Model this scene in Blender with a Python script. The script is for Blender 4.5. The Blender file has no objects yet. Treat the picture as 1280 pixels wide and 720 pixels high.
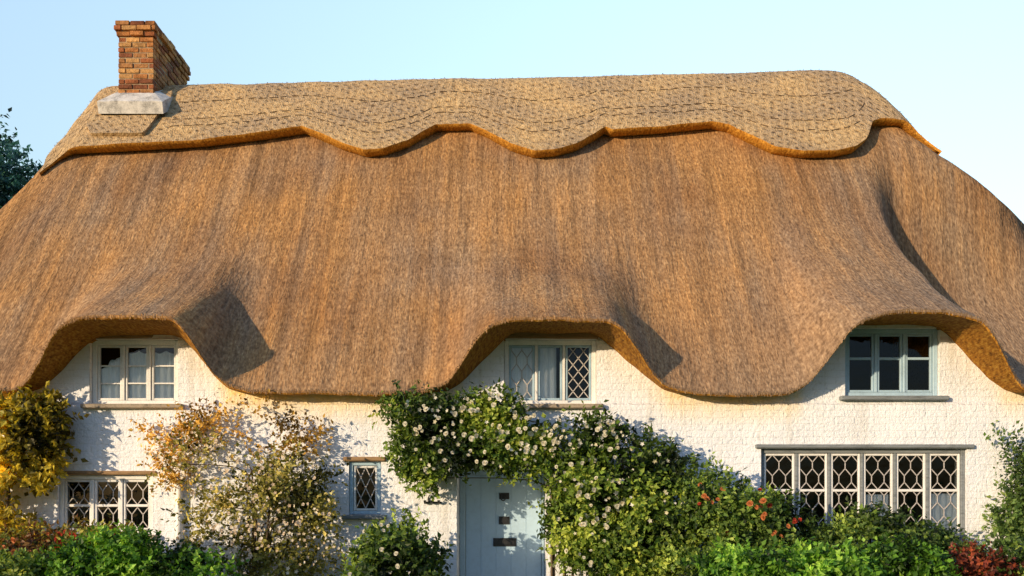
import bpy, math, random
import numpy as np
from mathutils import Vector

random.seed(7)
rng = np.random.default_rng(11)
scene = bpy.context.scene
col = scene.collection

# ------------------------------------------------------------------ survey frame
# the facade is surveyed in picture units at known depths: Y is metres behind the wall plane
F, CX, HZ, D0, EYE = 1080.0, 640.0, 620.0, 10.0, 1.72
def at(px, py, Y=0.0):
    s = (Y + D0) / F
    return ((px - CX) * s, Y, EYE + (HZ - py) * s)
def wx(px, Y=0.0): return (px - CX) * (Y + D0) / F
def wz(py, Y=0.0): return EYE + (HZ - py) * (Y + D0) / F

SUN = Vector((-0.715, -0.675, 0.18)).normalized()      # towards the sun

# ------------------------------------------------------------------ materials
def nt(name):
    m = bpy.data.materials.new(name); m.use_nodes = True
    t = m.node_tree; t.nodes.clear()
    out = t.nodes.new('ShaderNodeOutputMaterial')
    return m, t, out
class N:
    """tiny node helper"""
    def __init__(s, t): s.t = t
    def n(s, kind, **kw):
        nd = s.t.nodes.new(kind)
        for k, v in kw.items():
            if k.startswith('i_'):
                nd.inputs[k[2:].replace('_', ' ')].default_value = v
            else: setattr(nd, k, v)
        return nd
    def l(s, a, b): s.t.links.new(a, b)
    def ramp(s, fac, stops):
        r = s.n('ShaderNodeValToRGB'); e = r.color_ramp.elements
        while len(e) < len(stops): e.new(0.5)
        for el, (p, c) in zip(e, stops):
            el.position = p; el.color = (*c, 1) if len(c) == 3 else c
        s.l(fac, r.inputs[0]); return r.outputs[0]
    def mix(s, fac, a, b, mode='MIX'):
        m = s.n('ShaderNodeMix', data_type='RGBA', blend_type=mode)
        for sock, v in ((m.inputs[0], fac), (m.inputs[6], a), (m.inputs[7], b)):
            if hasattr(v, 'links'): s.l(v, sock)
            else: sock.default_value = v if not isinstance(v, tuple) else (*v[:3], 1)
        return m.outputs[2]
    def math(s, op, a, b=0.0, clamp=False):
        m = s.n('ShaderNodeMath', operation=op, use_clamp=clamp)
        for sock, v in ((m.inputs[0], a), (m.inputs[1], b)):
            if hasattr(v, 'links'): s.l(v, sock)
            else: sock.default_value = v
        return m.outputs[0]
    def noise(s, vec, scale, detail=3, rough=0.55):
        n = s.n('ShaderNodeTexNoise'); n.inputs['Scale'].default_value = scale
        n.inputs['Detail'].default_value = detail; n.inputs['Roughness'].default_value = rough
        if vec is not None: s.l(vec, n.inputs['Vector'])
        return n.outputs['Fac']
    def mapping(s, vec, scale=(1, 1, 1), loc=(0, 0, 0), rot=(0, 0, 0)):
        m = s.n('ShaderNodeMapping'); m.inputs['Scale'].default_value = scale
        m.inputs['Location'].default_value = loc; m.inputs['Rotation'].default_value = rot
        s.l(vec, m.inputs['Vector']); return m.outputs[0]
    def bump(s, h, strength, dist):
        b = s.n('ShaderNodeBump'); b.inputs['Strength'].default_value = strength
        b.inputs['Distance'].default_value = dist; s.l(h, b.inputs['Height']); return b.outputs[0]
    def bsdf(s, out, colr, rough=0.7, normal=None, spec=0.3, **kw):
        b = s.n('ShaderNodeBsdfPrincipled')
        if hasattr(colr, 'links'): s.l(colr, b.inputs['Base Color'])
        else: b.inputs['Base Color'].default_value = (*colr, 1)
        if hasattr(rough, 'links'): s.l(rough, b.inputs['Roughness'])
        else: b.inputs['Roughness'].default_value = rough
        b.inputs['Specular IOR Level'].default_value = spec
        for k, v in kw.items(): b.inputs[k.replace('_', ' ')].default_value = v
        if normal is not None: s.l(normal, b.inputs['Normal'])
        s.l(b.outputs[0], out.inputs[0]); return b

def mat_thatch(name, lit_level=0.0):
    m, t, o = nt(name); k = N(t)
    uv = k.n('ShaderNodeUVMap').outputs[0]
    fine = k.noise(k.mapping(uv, (70, 11, 1)), 1.0, 3, 0.6)
    mid = k.noise(k.mapping(uv, (24, 7, 1)), 1.0, 3, 0.6)
    speck = k.noise(k.mapping(uv, (34, 20, 1)), 1.0, 2, 0.5)
    big = k.noise(k.mapping(uv, (0.55, 0.42, 1)), 1.0, 4, 0.6)
    streak = k.noise(k.mapping(uv, (3.2, 0.25, 1)), 1.0, 3, 0.55)
    band = k.noise(k.mapping(uv, (0.5, 4.5, 1)), 1.0, 2, 0.5)
    a = k.math('ADD', k.math('MULTIPLY', fine, 0.5), k.math('MULTIPLY', speck, 0.5))
    a = k.math('ADD', k.math('MULTIPLY', a, 0.7), k.math('MULTIPLY', mid, 0.3))
    if lit_level:
        c = k.ramp(a, [(0.36, tuple(x * lit_level for x in (0.14, 0.056, 0.010))), (0.5, tuple(x * lit_level for x in (0.50, 0.215, 0.028))), (0.62, tuple(x * lit_level for x in (0.76, 0.41, 0.07)))])
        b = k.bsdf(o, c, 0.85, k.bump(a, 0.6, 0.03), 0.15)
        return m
    straw = k.ramp(a, [(0.29, (0.090, 0.043, 0.017)), (0.42, (0.240, 0.124, 0.048)), (0.54, (0.40, 0.220, 0.088)), (0.72, (0.68, 0.43, 0.19))])
    grey = k.ramp(a, [(0.30, (0.065, 0.044, 0.030)), (0.44, (0.185, 0.128, 0.084)), (0.56, (0.32, 0.23, 0.152)), (0.72, (0.54, 0.41, 0.28))])
    w = k.ramp(k.math('ADD', k.math('MULTIPLY', big, 0.6), k.math('MULTIPLY', streak, 0.4)), [(0.42, (0, 0, 0)), (0.62, (1, 1, 1))])
    w2 = k.math('MULTIPLY', w, 0.85)
    c = k.mix(w2, straw, grey)
    sh = k.ramp(band, [(0.3, (0.93, 0.92, 0.91)), (0.7, (1.05, 1.04, 1.03))])
    c = k.mix(1.0, c, sh, 'MULTIPLY')
    comb = k.noise(k.mapping(uv, (9.0, 0.30, 1)), 1.0, 4, 0.65)
    c = k.mix(1.0, c, k.ramp(comb, [(0.30, (0.62, 0.60, 0.58)), (0.50, (1, 1, 1)), (0.70, (1.30, 1.25, 1.12))]), 'MULTIPLY')
    patch = k.noise(k.mapping(uv, (0.9, 0.55, 1), (7, 3, 0)), 1.0, 3, 0.5)
    c = k.mix(1.0, c, k.ramp(patch, [(0.34, (0.84, 0.78, 0.75)), (0.50, (1, 0.98, 0.96)), (0.66, (1.16, 1.10, 0.98))]), 'MULTIPLY')
    at_ = k.n('ShaderNodeAttribute', attribute_name='weather')
    c = k.mix(k.math('MULTIPLY', at_.outputs['Fac'], 0.8), c, grey)
    h = k.math('ADD', a, k.math('MULTIPLY', mid, 0.5))
    k.bsdf(o, c, 0.9, k.bump(k.math('ADD', h, k.math('MULTIPLY', comb, 0.8)), 0.6, 0.04), 0.12)
    return m

def mat_ridge(name):
    m, t, o = nt(name); k = N(t)
    uv = k.n('ShaderNodeUVMap').outputs[0]
    wob = k.n('ShaderNodeTexNoise'); wob.inputs['Scale'].default_value = 4.0; wob.inputs['Detail'].default_value = 2
    k.l(uv, wob.inputs['Vector'])
    vm = k.n('ShaderNodeVectorMath', operation='MULTIPLY_ADD'); k.l(wob.outputs['Color'], vm.inputs[0])
    vm.inputs[1].default_value = (0.10, 0.10, 0); k.l(uv, vm.inputs[2])
    sep = k.n('ShaderNodeSeparateXYZ'); k.l(vm.outputs[0], sep.inputs[0])
    u, v = sep.outputs[0], sep.outputs[1]
    def wave(x, f): return k.math('SINE', k.math('MULTIPLY', x, f))
    fine = k.noise(k.mapping(uv, (60, 30, 1)), 1.0, 3, 0.6)
    big = k.noise(k.mapping(uv, (0.9, 1.4, 1)), 1.0, 4, 0.6)
    lump = k.noise(k.mapping(uv, (16, 13, 1)), 1.0, 2, 0.5)
    # staggered rows of slanting stitches
    d1 = wave(k.math('ADD', u, k.math('MULTIPLY', v, 1.1)), 2 * math.pi / 0.15)
    d2 = wave(k.math('SUBTRACT', k.math('MULTIPLY', u, 0.30), v), 2 * math.pi / 0.115)
    st_ = k.math('MULTIPLY', k.math('MAXIMUM', d1, 0.0), k.math('MAXIMUM', d2, 0.0))
    a = k.math('ADD', k.math('MULTIPLY', fine, 0.32), k.math('MULTIPLY', lump, 0.36))
    a = k.math('ADD', a, k.math('MULTIPLY', k.math('MULTIPLY', st_, k.ramp(big, [(0.3, (0.45,) * 3), (0.65, (1.1,) * 3)])), -0.165))
    a = k.math('ADD', a, 0.185)
    c1 = k.ramp(a, [(0.32, (0.14, 0.078, 0.034)), (0.43, (0.41, 0.258, 0.118)), (0.54, (0.63, 0.425, 0.205)), (0.72, (0.86, 0.64, 0.34))])
    c2 = k.ramp(a, [(0.32, (0.12, 0.070, 0.038)), (0.43, (0.31, 0.210, 0.115)), (0.54, (0.46, 0.325, 0.19)), (0.72, (0.66, 0.50, 0.32))])
    c = k.mix(k.ramp(big, [(0.4, (0, 0, 0)), (0.62, (1, 1, 1))]), c1, c2)
    k.bsdf(o, c, 0.9, k.bump(a, 1.0, 0.10), 0.12)
    return m

def mat_plain(name, c, rough=0.6, var=0.15, scale=6.0, bump=0.0, spec=0.3, stretch=(1, 1, 1), metallic=0.0):
    m, t, o = nt(name); k = N(t)
    tc = k.n('ShaderNodeTexCoord').outputs['Object']
    v = k.mapping(tc, stretch)
    n1 = k.noise(v, scale, 5, 0.6); n2 = k.noise(v, scale * 9, 3, 0.6)
    f = k.math('ADD', k.math('MULTIPLY', n1, 0.6), k.math('MULTIPLY', n2, 0.4))
    lo = tuple(x * (1 - var * 2) for x in c); hi = tuple(min(1, x * (1 + var)) for x in c)
    cc = k.ramp(f, [(0.33, lo), (0.5, c), (0.66, hi)])
    b = k.bsdf(o, cc, rough, k.bump(f, 0.5, bump) if bump else None, spec)
    b.inputs['Metallic'].default_value = metallic
    return m

def mat_wall():
    m, t, o = nt('whitewashed_masonry'); k = N(t)
    tc = k.n('ShaderNodeTexCoord').outputs['Object']
    mp = k.mapping(tc, (1, 1, 1), rot=(math.radians(-90), 0, 0))
    wob = k.n('ShaderNodeTexNoise'); wob.inputs['Scale'].default_value = 7.0; k.l(mp, wob.inputs['Vector'])
    vm = k.n('ShaderNodeVectorMath', operation='MULTIPLY_ADD'); k.l(wob.outputs['Color'], vm.inputs[0])
    vm.inputs[1].default_value = (0.05, 0.05, 0); k.l(mp, vm.inputs[2])
    br = k.n('ShaderNodeTexBrick'); k.l(vm.outputs[0], br.inputs['Vector'])
    br.inputs['Scale'].default_value = 1.0
    br.inputs['Brick Width'].default_value = 0.235; br.inputs['Row Height'].default_value = 0.078
    br.inputs['Mortar Size'].default_value = 0.012; br.inputs['Mortar Smooth'].default_value = 0.9
    br.inputs['Color1'].default_value = (1, 1, 1, 1); br.inputs['Color2'].default_value = (0.75, 0.75, 0.75, 1)
    br.inputs['Mortar'].default_value = (0.0, 0.0, 0.0, 1)
    n1 = k.noise(tc, 26, 4, 0.65); n2 = k.noise(tc, 1.3, 4, 0.6); n3 = k.noise(tc, 9, 3, 0.6)
    h = k.math('ADD', k.math('MULTIPLY', br.outputs['Color'], 0.16), k.math('MULTIPLY', n1, 1.0))
    h = k.math('ADD', h, k.math('MULTIPLY', n3, 0.6))
    c = k.ramp(n2, [(0.3, (0.77, 0.79, 0.82)), (0.6, (0.85, 0.87, 0.905))])
    pit = k.ramp(n1, [(0.28, (0.72, 0.70, 0.66)), (0.42, (1, 1, 1))])
    c = k.mix(0.8, c, pit, 'MULTIPLY')
    mort = k.ramp(br.outputs['Color'], [(0.0, (0.95, 0.945, 0.93)), (0.45, (1, 1, 1))])
    c = k.mix(1.0, c, mort, 'MULTIPLY')
    run_ = k.noise(k.mapping(tc, (6, 1, 0.5)), 1.0, 4, 0.6)
    c = k.mix(0.7, c, k.ramp(run_, [(0.28, (0.80, 0.76, 0.68)), (0.46, (1, 1, 1))]), 'MULTIPLY')
    # golden glow painted into the wall colour below the eaves
    st = k.n('ShaderNodeAttribute', attribute_name='eave_glow')
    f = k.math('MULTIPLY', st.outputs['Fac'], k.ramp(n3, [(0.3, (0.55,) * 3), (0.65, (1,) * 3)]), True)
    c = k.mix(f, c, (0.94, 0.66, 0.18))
    k.bsdf(o, c, 0.85, k.bump(h, 0.7, 0.026), 0.2)
    return m

def mat_leaf(name, transl=0.42, rough=0.5, spec=0.35):
    m, t, o = nt(name); k = N(t)
    a = k.n('ShaderNodeAttribute', attribute_name='tint').outputs['Color']
    b = k.n('ShaderNodeBsdfPrincipled'); k.l(a, b.inputs['Base Color'])
    b.inputs['Roughness'].default_value = rough; b.inputs['Specular IOR Level'].default_value = spec
    tr = k.n('ShaderNodeBsdfTranslucent')
    warm = k.mix(1.0, a, (1.35, 1.25, 0.6), 'MULTIPLY'); k.l(warm, tr.inputs[0])
    mx = k.n('ShaderNodeMixShader'); mx.inputs[0].default_value = transl
    k.l(b.outputs[0], mx.inputs[1]); k.l(tr.outputs[0], mx.inputs[2]); k.l(mx.outputs[0], o.inputs[0])
    return m

def mat_petal(name, c, inner):
    m, t, o = nt(name); k = N(t)
    uv = k.n('ShaderNodeUVMap').outputs[0]
    sep = k.n('ShaderNodeSeparateXYZ'); k.l(uv, sep.inputs[0])
    cc = k.ramp(sep.outputs[0], [(0.05, inner), (0.45, c), (1.0, tuple(x * 0.95 for x in c))])
    b = k.n('ShaderNodeBsdfPrincipled'); k.l(cc, b.inputs['Base Color']); b.inputs['Roughness'].default_value = 0.6
    b.inputs['Specular IOR Level'].default_value = 0.2
    tr = k.n('ShaderNodeBsdfTranslucent'); k.l(cc, tr.inputs[0])
    mx = k.n('ShaderNodeMixShader'); mx.inputs[0].default_value = 0.3
    k.l(b.outputs[0], mx.inputs[1]); k.l(tr.outputs[0], mx.inputs[2]); k.l(mx.outputs[0], o.inputs[0])
    return m

def mat_glass():
    m, t, o = nt('window_glass'); k = N(t)
    tc = k.n('ShaderNodeTexCoord').outputs['Object']
    w = k.noise(tc, 5.0, 2, 0.5)
    nrm = k.bump(w, 0.25, 0.012)
    fr = k.n('ShaderNodeFresnel'); fr.inputs[0].default_value = 1.55; k.l(nrm, fr.inputs['Normal'])
    gl = k.n('ShaderNodeBsdfGlossy'); gl.inputs['Roughness'].default_value = 0.02; k.l(nrm, gl.inputs['Normal'])
    tr = k.n('ShaderNodeBsdfTransparent'); tr.inputs[0].default_value = (0.86, 0.90, 0.90, 1)
    mx = k.n('ShaderNodeMixShader'); k.l(k.math('MULTIPLY', fr.outputs[0], 0.9), mx.inputs[0])
    k.l(tr.outputs[0], mx.inputs[1]); k.l(gl.outputs[0], mx.inputs[2]); k.l(mx.outputs[0], o.inputs[0])
    return m

def mat_brick():
    m, t, o = nt('chimney_brick'); k = N(t)
    a = k.n('ShaderNodeAttribute', attribute_name='tint').outputs['Color']
    tc = k.n('ShaderNodeTexCoord').outputs['Object']
    n = k.noise(tc, 30, 4, 0.65)
    c = k.mix(0.75, a, k.ramp(n, [(0.3, (0.45, 0.42, 0.4)), (0.6, (1.15, 1.1, 1.05))]), 'MULTIPLY')
    soot = k.noise(tc, 4.5, 4, 0.65)
    c = k.mix(0.85, c, k.ramp(soot, [(0.34, (0.40, 0.37, 0.36)), (0.52, (1, 1, 1)), (0.68, (1.12, 1.12, 1.05))]), 'MULTIPLY')
    k.bsdf(o, c, 0.9, k.bump(n, 0.9, 0.02), 0.2)
    return m

def mat_ground(name, stops, scale, bump):
    m, t, o = nt(name); k = N(t)
    tc = k.n('ShaderNodeTexCoord').outputs['Object']
    n = k.noise(tc, scale, 6, 0.65); n2 = k.noise(tc, scale * 14, 4, 0.6)
    f = k.math('ADD', k.math('MULTIPLY', n, 0.5), k.math('MULTIPLY', n2, 0.5))
    k.bsdf(o, k.ramp(f, stops), 0.95, k.bump(n2, 0.7, bump), 0.15)
    return m

M = dict(
    thatch=mat_thatch('weathered_thatch'), soffit=mat_thatch('shaded_cut_straw', 0.62), ledge=mat_thatch('sunlit_cut_straw', 1.0), ridge=mat_ridge('ridge_thatch'),  # cut straw: glow and shade put into two tones, ledge bright, underside dark
    rod=mat_plain('hazel_rod', (0.10, 0.055, 0.025), 0.8, 0.3, 9),
    wall=mat_wall(), brick=mat_brick(),
    mortar=mat_plain('lime_mortar', (0.36, 0.27, 0.17), 0.95, 0.25, 18, 0.01),
    lead=mat_plain('cement_flaunching', (0.55, 0.52, 0.47), 0.8, 0.35, 8, 0.015),
    white=mat_plain('white_gloss_paint', (0.78, 0.77, 0.74), 0.4, 0.08, 5),
    bluegrey=mat_plain('blue_grey_paint', (0.36, 0.50, 0.60), 0.42, 0.1, 5),
    greyframe=mat_plain('weathered_grey_oak', (0.20, 0.22, 0.23), 0.7, 0.25, 7, 0.004, stretch=(1, 1, 6)),
    oak=mat_plain('brown_oak', (0.30, 0.185, 0.09), 0.75, 0.3, 6, 0.006, stretch=(1, 4, 8)),
    sillw=mat_plain('sill_timber', (0.33, 0.27, 0.20), 0.75, 0.25, 6, 0.004),
    door=mat_plain('door_blue_paint', (0.43, 0.60, 0.75), 0.38, 0.06, 3),
    iron=mat_plain('black_iron', (0.018, 0.018, 0.020), 0.45, 0.3, 20, spec=0.5),
    lead_came=mat_plain('lead_came', (0.50, 0.46, 0.43), 0.5, 0.2, 30),
    curtain=mat_plain('net_curtain', (0.88, 0.90, 0.92), 0.85, 0.12, 10, stretch=(9, 1, 1)),
    inside=mat_plain('shaded_plaster', (0.022, 0.018, 0.016), 0.95, 0.2, 2),
    glass=mat_glass(),
    leaf=mat_leaf('leaf'), leaf_dull=mat_leaf('dull_leaf', 0.3, 0.65, 0.2),
    bark=mat_plain('bark', (0.12, 0.085, 0.055), 0.9, 0.3, 14, 0.01, stretch=(1, 1, 0.25)),
    grass=mat_ground('lawn_grass', [(0.3, (0.025, 0.05, 0.010)), (0.5, (0.055, 0.095, 0.022)), (0.7, (0.10, 0.14, 0.04))], 0.8, 0.05),
    soil=mat_ground('bed_soil', [(0.3, (0.03, 0.02, 0.013)), (0.5, (0.07, 0.048, 0.03)), (0.7, (0.12, 0.085, 0.055))], 4, 0.06),
    stone=mat_plain('path_stone', (0.33, 0.30, 0.25), 0.9, 0.25, 3, 0.02),
    pet_white=mat_petal('cream_petal', (0.74, 0.70, 0.55), (0.70, 0.52, 0.15)),
    pet_blush=mat_petal('blush_petal', (0.74, 0.62, 0.47), (0.52, 0.33, 0.13)),
    pet_red=mat_petal('red_petal', (0.46, 0.06, 0.03), (0.45, 0.10, 0.02)),
    pet_coral=mat_petal('coral_petal', (0.58, 0.20, 0.07), (0.66, 0.40, 0.10)),
)

# ------------------------------------------------------------------ mesh building
class MB:
    def __init__(s): s.v = []; s.nv = 0; s.p = []; s.uv = []; s.tint = []
    def add(s, verts, faces, mat=0, uv=None, tint=None, smooth=True):
        verts = np.asarray(verts, float).reshape(-1, 3); faces = np.asarray(faces, int)
        s.v.append(verts); n = len(verts)
        s.uv.append(np.zeros((n, 2)) if uv is None else np.asarray(uv, float).reshape(-1, 2))
        if tint is None: tint = (1, 1, 1)
        tt = np.asarray(tint, float)
        s.tint.append(np.tile(tt, (n, 1)) if tt.ndim == 1 else tt)
        s.p.append((faces + s.nv, mat, smooth)); s.nv += n
    def grid(s, P, mat=0, uv=None, flip=False, smooth=True):
        P = np.asarray(P, float); a, b = P.shape[:2]
        i = np.arange(a * b).reshape(a, b)
        f = np.stack([i[:-1, :-1], i[1:, :-1], i[1:, 1:], i[:-1, 1:]], -1).reshape(-1, 4)
        if flip: f = f[:, ::-1]
        s.add(P.reshape(-1, 3), f, mat, None if uv is None else np.asarray(uv).reshape(-1, 2), smooth=smooth)
    def box(s, x0, x1, y0, y1, z0, z1, mat=0, tint=None, bev=0.0):
        if x0 > x1: x0, x1 = x1, x0
        if z0 > z1: z0, z1 = z1, z0
        b = min(bev, (x1 - x0) * .4, (y1 - y0) * .4, (z1 - z0) * .4)
        if b <= 0:
            v = [(x, y, z) for z in (z0, z1) for y in (y0, y1) for x in (x0, x1)]
            f = [(0, 2, 3, 1), (4, 5, 7, 6), (0, 1, 5, 4), (2, 6, 7, 3), (0, 4, 6, 2), (1, 3, 7, 5)]
            s.add(v, f, mat, tint=tint, smooth=False); return
        v = []; idx = {}
        for ix, x in enumerate((x0, x1)):
            for iy, y in enumerate((y0, y1)):
                for iz, z in enumerate((z0, z1)):
                    sx, sy, sz = (1 - 2 * ix) * b, (1 - 2 * iy) * b, (1 - 2 * iz) * b
                    for ax, p in enumerate(((x, y + sy, z + sz), (x + sx, y, z + sz), (x + sx, y + sy, z))):
                        idx[(ix, iy, iz, ax)] = len(v); v.append(p)
        q = []
        for i in (0, 1):
            c = [(i, 0, 0), (i, 1, 0), (i, 1, 1), (i, 0, 1)]
            f = [idx[(*k, 0)] for k in c]; q.append(f if i else f[::-1])
            c = [(0, i, 0), (0, i, 1), (1, i, 1), (1, i, 0)]
            f = [idx[(*k, 1)] for k in c]; q.append(f if i else f[::-1])
            c = [(0, 0, i), (1, 0, i), (1, 1, i), (0, 1, i)]
            f = [idx[(*k, 2)] for k in c]; q.append(f if i else f[::-1])
        tri = []
        for i in (0, 1):
            for j in (0, 1):
                q.append([idx[(i, j, 0, 0)], idx[(i, j, 0, 1)], idx[(i, j, 1, 1)], idx[(i, j, 1, 0)]])
                q.append([idx[(i, 0, j, 0)], idx[(i, 0, j, 2)], idx[(i, 1, j, 2)], idx[(i, 1, j, 0)]])
                q.append([idx[(0, i, j, 1)], idx[(0, i, j, 2)], idx[(1, i, j, 2)], idx[(1, i, j, 1)]])
                for k_ in (0, 1): tri.append([idx[(i, j, k_, 0)], idx[(i, j, k_, 1)], idx[(i, j, k_, 2)]])
        n0 = s.nv
        s.add(v, q, mat, tint=tint, smooth=False)
        s.p.append((np.asarray(tri) + n0, mat, False))
    def tube(s, pts, radii, seg=7, mat=0):
        pts = np.asarray(pts, float); n = len(pts)
        radii = np.broadcast_to(np.asarray(radii, float), (n,))
        T = np.gradient(pts, axis=0); T /= np.linalg.norm(T, axis=1, keepdims=True) + 1e-9
        up = np.array([0.31, 0.17, 0.93]); A = np.cross(T, up); A /= np.linalg.norm(A, axis=1, keepdims=True) + 1e-9
        B = np.cross(T, A); a = np.linspace(0, 2 * math.pi, seg + 1)
        P = pts[:, None] + radii[:, None, None] * (np.cos(a)[None, :, None] * A[:, None] + np.sin(a)[None, :, None] * B[:, None])
        s.grid(P, mat)
        for e in (0, n - 1):
            s.add(P[e, :-1], [list(range(seg))], mat)
    def build(s, name, mats, parent=None, origin=(0, 0, 0), use_tint=False, attrs=None):
        me = bpy.data.meshes.new(name)
        V = np.concatenate(s.v) - np.asarray(origin); UV = np.concatenate(s.uv)
        loops = np.concatenate([f.reshape(-1) for f, _, _ in s.p])
        tot = np.concatenate([np.full(len(f), f.shape[1]) for f, _, _ in s.p])
        mi = np.concatenate([np.full(len(f), m) for f, m, _ in s.p])
        sm = np.concatenate([np.full(len(f), sh) for f, _, sh in s.p])
        st = np.concatenate([[0], np.cumsum(tot)[:-1]])
        me.vertices.add(len(V)); me.vertices.foreach_set('co', V.reshape(-1))
        me.loops.add(len(loops)); me.loops.foreach_set('vertex_index', loops.astype(np.int32))
        me.polygons.add(len(tot)); me.polygons.foreach_set('loop_start', st.astype(np.int32))
        me.polygons.foreach_set('material_index', mi.astype(np.int32))
        me.polygons.foreach_set('use_smooth', sm.astype(bool))
        u = me.uv_layers.new(name='UVMap'); u.data.foreach_set('uv', UV[loops].reshape(-1))
        if use_tint:
            T = np.concatenate(s.tint); T4 = np.ones((len(T), 4)); T4[:, :3] = T
            a = me.attributes.new('tint', 'FLOAT_COLOR', 'POINT'); a.data.foreach_set('color', T4.reshape(-1))
        for k_, val in (attrs or {}).items():
            a = me.attributes.new(k_, 'FLOAT', 'POINT'); a.data.foreach_set('value', np.asarray(val, float))
        me.update(calc_edges=True); me.validate()
        for m in (mats if isinstance(mats, (list, tuple)) else [mats]): me.materials.append(m)
        o = bpy.data.objects.new(name, me); col.objects.link(o)
        if parent is not None: o.parent = parent
        return o

def empty(name, loc, label, cat, group=None):
    o = bpy.data.objects.new(name, None); col.objects.link(o); o.location = loc
    o.empty_display_size = 0.3
    o['label'] = label; o['category'] = cat
    if group: o['group'] = group
    return o
def structure(o): o['kind'] = 'structure'; return o

def sstep(x): x = np.clip(x, 0, 1); return x * x * (3 - 2 * x)
def smin(a, b, k):
    h = np.maximum(k - np.abs(a - b), 0) / k
    return np.minimum(a, b) - h * h * k * 0.25
def pnoise(P, seed=0, f=1.0):
    r = np.random.default_rng(seed); out = 0
    for i in range(6):
        d = r.normal(size=3); d /= np.linalg.norm(d)
        out = out + np.sin((P @ d) * f * (0.7 + 0.35 * i) * 2.0 + r.uniform(0, 6.28))
    return out / 6 * 1.6

# ------------------------------------------------------------------ the thatched roof
MAIN_Y, DORM_Y, RIDGE_Y = -0.28, -0.74, 3.2
outer = [(-420, 488), (-40, 488), (0, 487), (18, 486), (32, 478), (50, 447), (64, 418), (80, 402), (102, 396), (150, 393.5), (205, 394), (221, 400),
         (240, 425), (260, 458), (278, 478), (300, 485.5), (350, 488), (450, 490), (525, 489), (546, 485), (560, 476), (575, 455), (590, 430),
         (605, 410), (620, 401), (645, 397.5), (700, 397), (755, 398), (771, 401), (785, 416), (800, 440), (815, 464), (830, 480), (850, 486),
         (900, 491), (950, 492), (983, 490), (1004, 482), (1024, 462), (1044, 435), (1058, 415), (1075, 401), (1100, 391), (1140, 386.5),
         (1180, 387), (1212, 393), (1230, 400), (1246, 422), (1259, 450), (1271, 474), (1288, 487), (1330, 490), (1700, 490)]
inner = [(-420, 490), (30, 490), (54, 487), (80, 460), (107, 431), (122, 421), (215, 419), (230, 424), (248, 448), (268, 475), (285, 488), (300, 490),
         (556, 491), (574, 485), (602, 456), (630, 426), (642, 417), (740, 417), (753, 425), (785, 454), (815, 478), (832, 487), (850, 491),
         (988, 492), (1000, 489), (1015, 466), (1038, 436), (1052, 414), (1066, 406), (1168, 406), (1180, 414), (1206, 443), (1236, 475), (1257, 488), (1275, 491), (1700, 491)]
def raised(py): return np.clip((487.5 - py) / 90.0, 0, 1)
_o = []
for px, py in outer:
    Y = MAIN_Y + (DORM_Y - MAIN_Y) * float(sstep(raised(py) * 1.05))
    _o.append(at(px, py, Y))
_o = np.array(_o); _i = np.array([at(px, py, 0) for px, py in inner])
XG = np.arange(-11, 11, 0.01)
def gsm(a, sig):
    w = np.exp(-0.5 * (np.arange(-30, 31) * 0.01 / sig) ** 2); w /= w.sum()
    return np.convolve(np.pad(a, 30, mode='edge'), w, 'valid')
ZE = gsm(np.interp(XG, _o[:, 0], _o[:, 2]), 0.055)
YE = gsm(np.interp(XG, _o[:, 0], _o[:, 1]), 0.06)
ZI = gsm(np.interp(XG, _i[:, 0], _i[:, 2]), 0.03)
wob = 0.006 * np.sin(XG * 5.1) + 0.004 * np.sin(XG * 13.7 + 1) + 0.003 * np.sin(XG * 31 + 2)
ZE = ZE + wob
def fZE(X): return np.interp(X, XG, ZE)
def fYE(X): return np.interp(X, XG, YE)
def fZI(X): return np.interp(X, XG, ZI)
Z_MAIN = 2.885
def ridge_z(X): return np.interp(X, [-6.2, -4.8, -1.5, 1.4, 4.6, 6], [7.88, 7.91, 7.99, 8.04, 8.13, 8.13])
def merge_z(X): return np.interp(X, [-3, -2.0, 2.2, 3.2], [5.05, 5.1, 5.1, 5.7])
END_L = ([-7.95, -6.98, -6.70, -6.27, -5.5], [2.9, 5.6, 6.3, 7.5, 9.3])
END_R = ([4.3, 5.0, 5.4, 5.70, 6.02, 6.45, 7.25, 8.4], [8.75, 8.10, 7.55, 7.05, 6.65, 6.25, 5.45, 2.9])
def end_z(X): return np.minimum(np.interp(X, *END_L), np.interp(X, *END_R))
def column(X):
    """front profile (Y, Z) of the roof at one X, eave to above the ridge"""
    ze, ye = float(fZE(X)), float(fYE(X)); m = (float(ridge_z(X)) - Z_MAIN) / (RIDGE_Y - MAIN_Y)
    Z = np.linspace(ze, 9.6, 260)
    Ym = MAIN_Y + (Z - Z_MAIN) / m
    b0 = MAIN_Y + (ze - Z_MAIN) / m - ye
    t = np.clip((Z - ze) / (float(merge_z(X)) - ze), 0, 1)
    Y = Ym - b0 * (1 - t) ** 1.9 + 0.05 * np.sin(np.clip((Z - 2.9) / 5, 0, 1) * math.pi)
    # the slope steps back beyond the right-hand dormer
    Y = Y + 1.12 * float(sstep(np.array((X - 4.86) / 0.50))) * sstep((6.75 - Z) / 2.5) * sstep((Z - ze) / 0.5)
    return Y, Z
def roof_z(X, Yq):
    Y, Z = column(X)
    zf = np.interp(Yq, Y, Z)
    m = (float(ridge_z(X)) - Z_MAIN) / (RIDGE_Y - MAIN_Y)
    zb = Z_MAIN + m * ((2 * RIDGE_Y - Yq) - MAIN_Y)
    z = smin(zf, zb, 0.5)
    return smin(z, float(end_z(X)) + 0 * z, 0.32)

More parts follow.
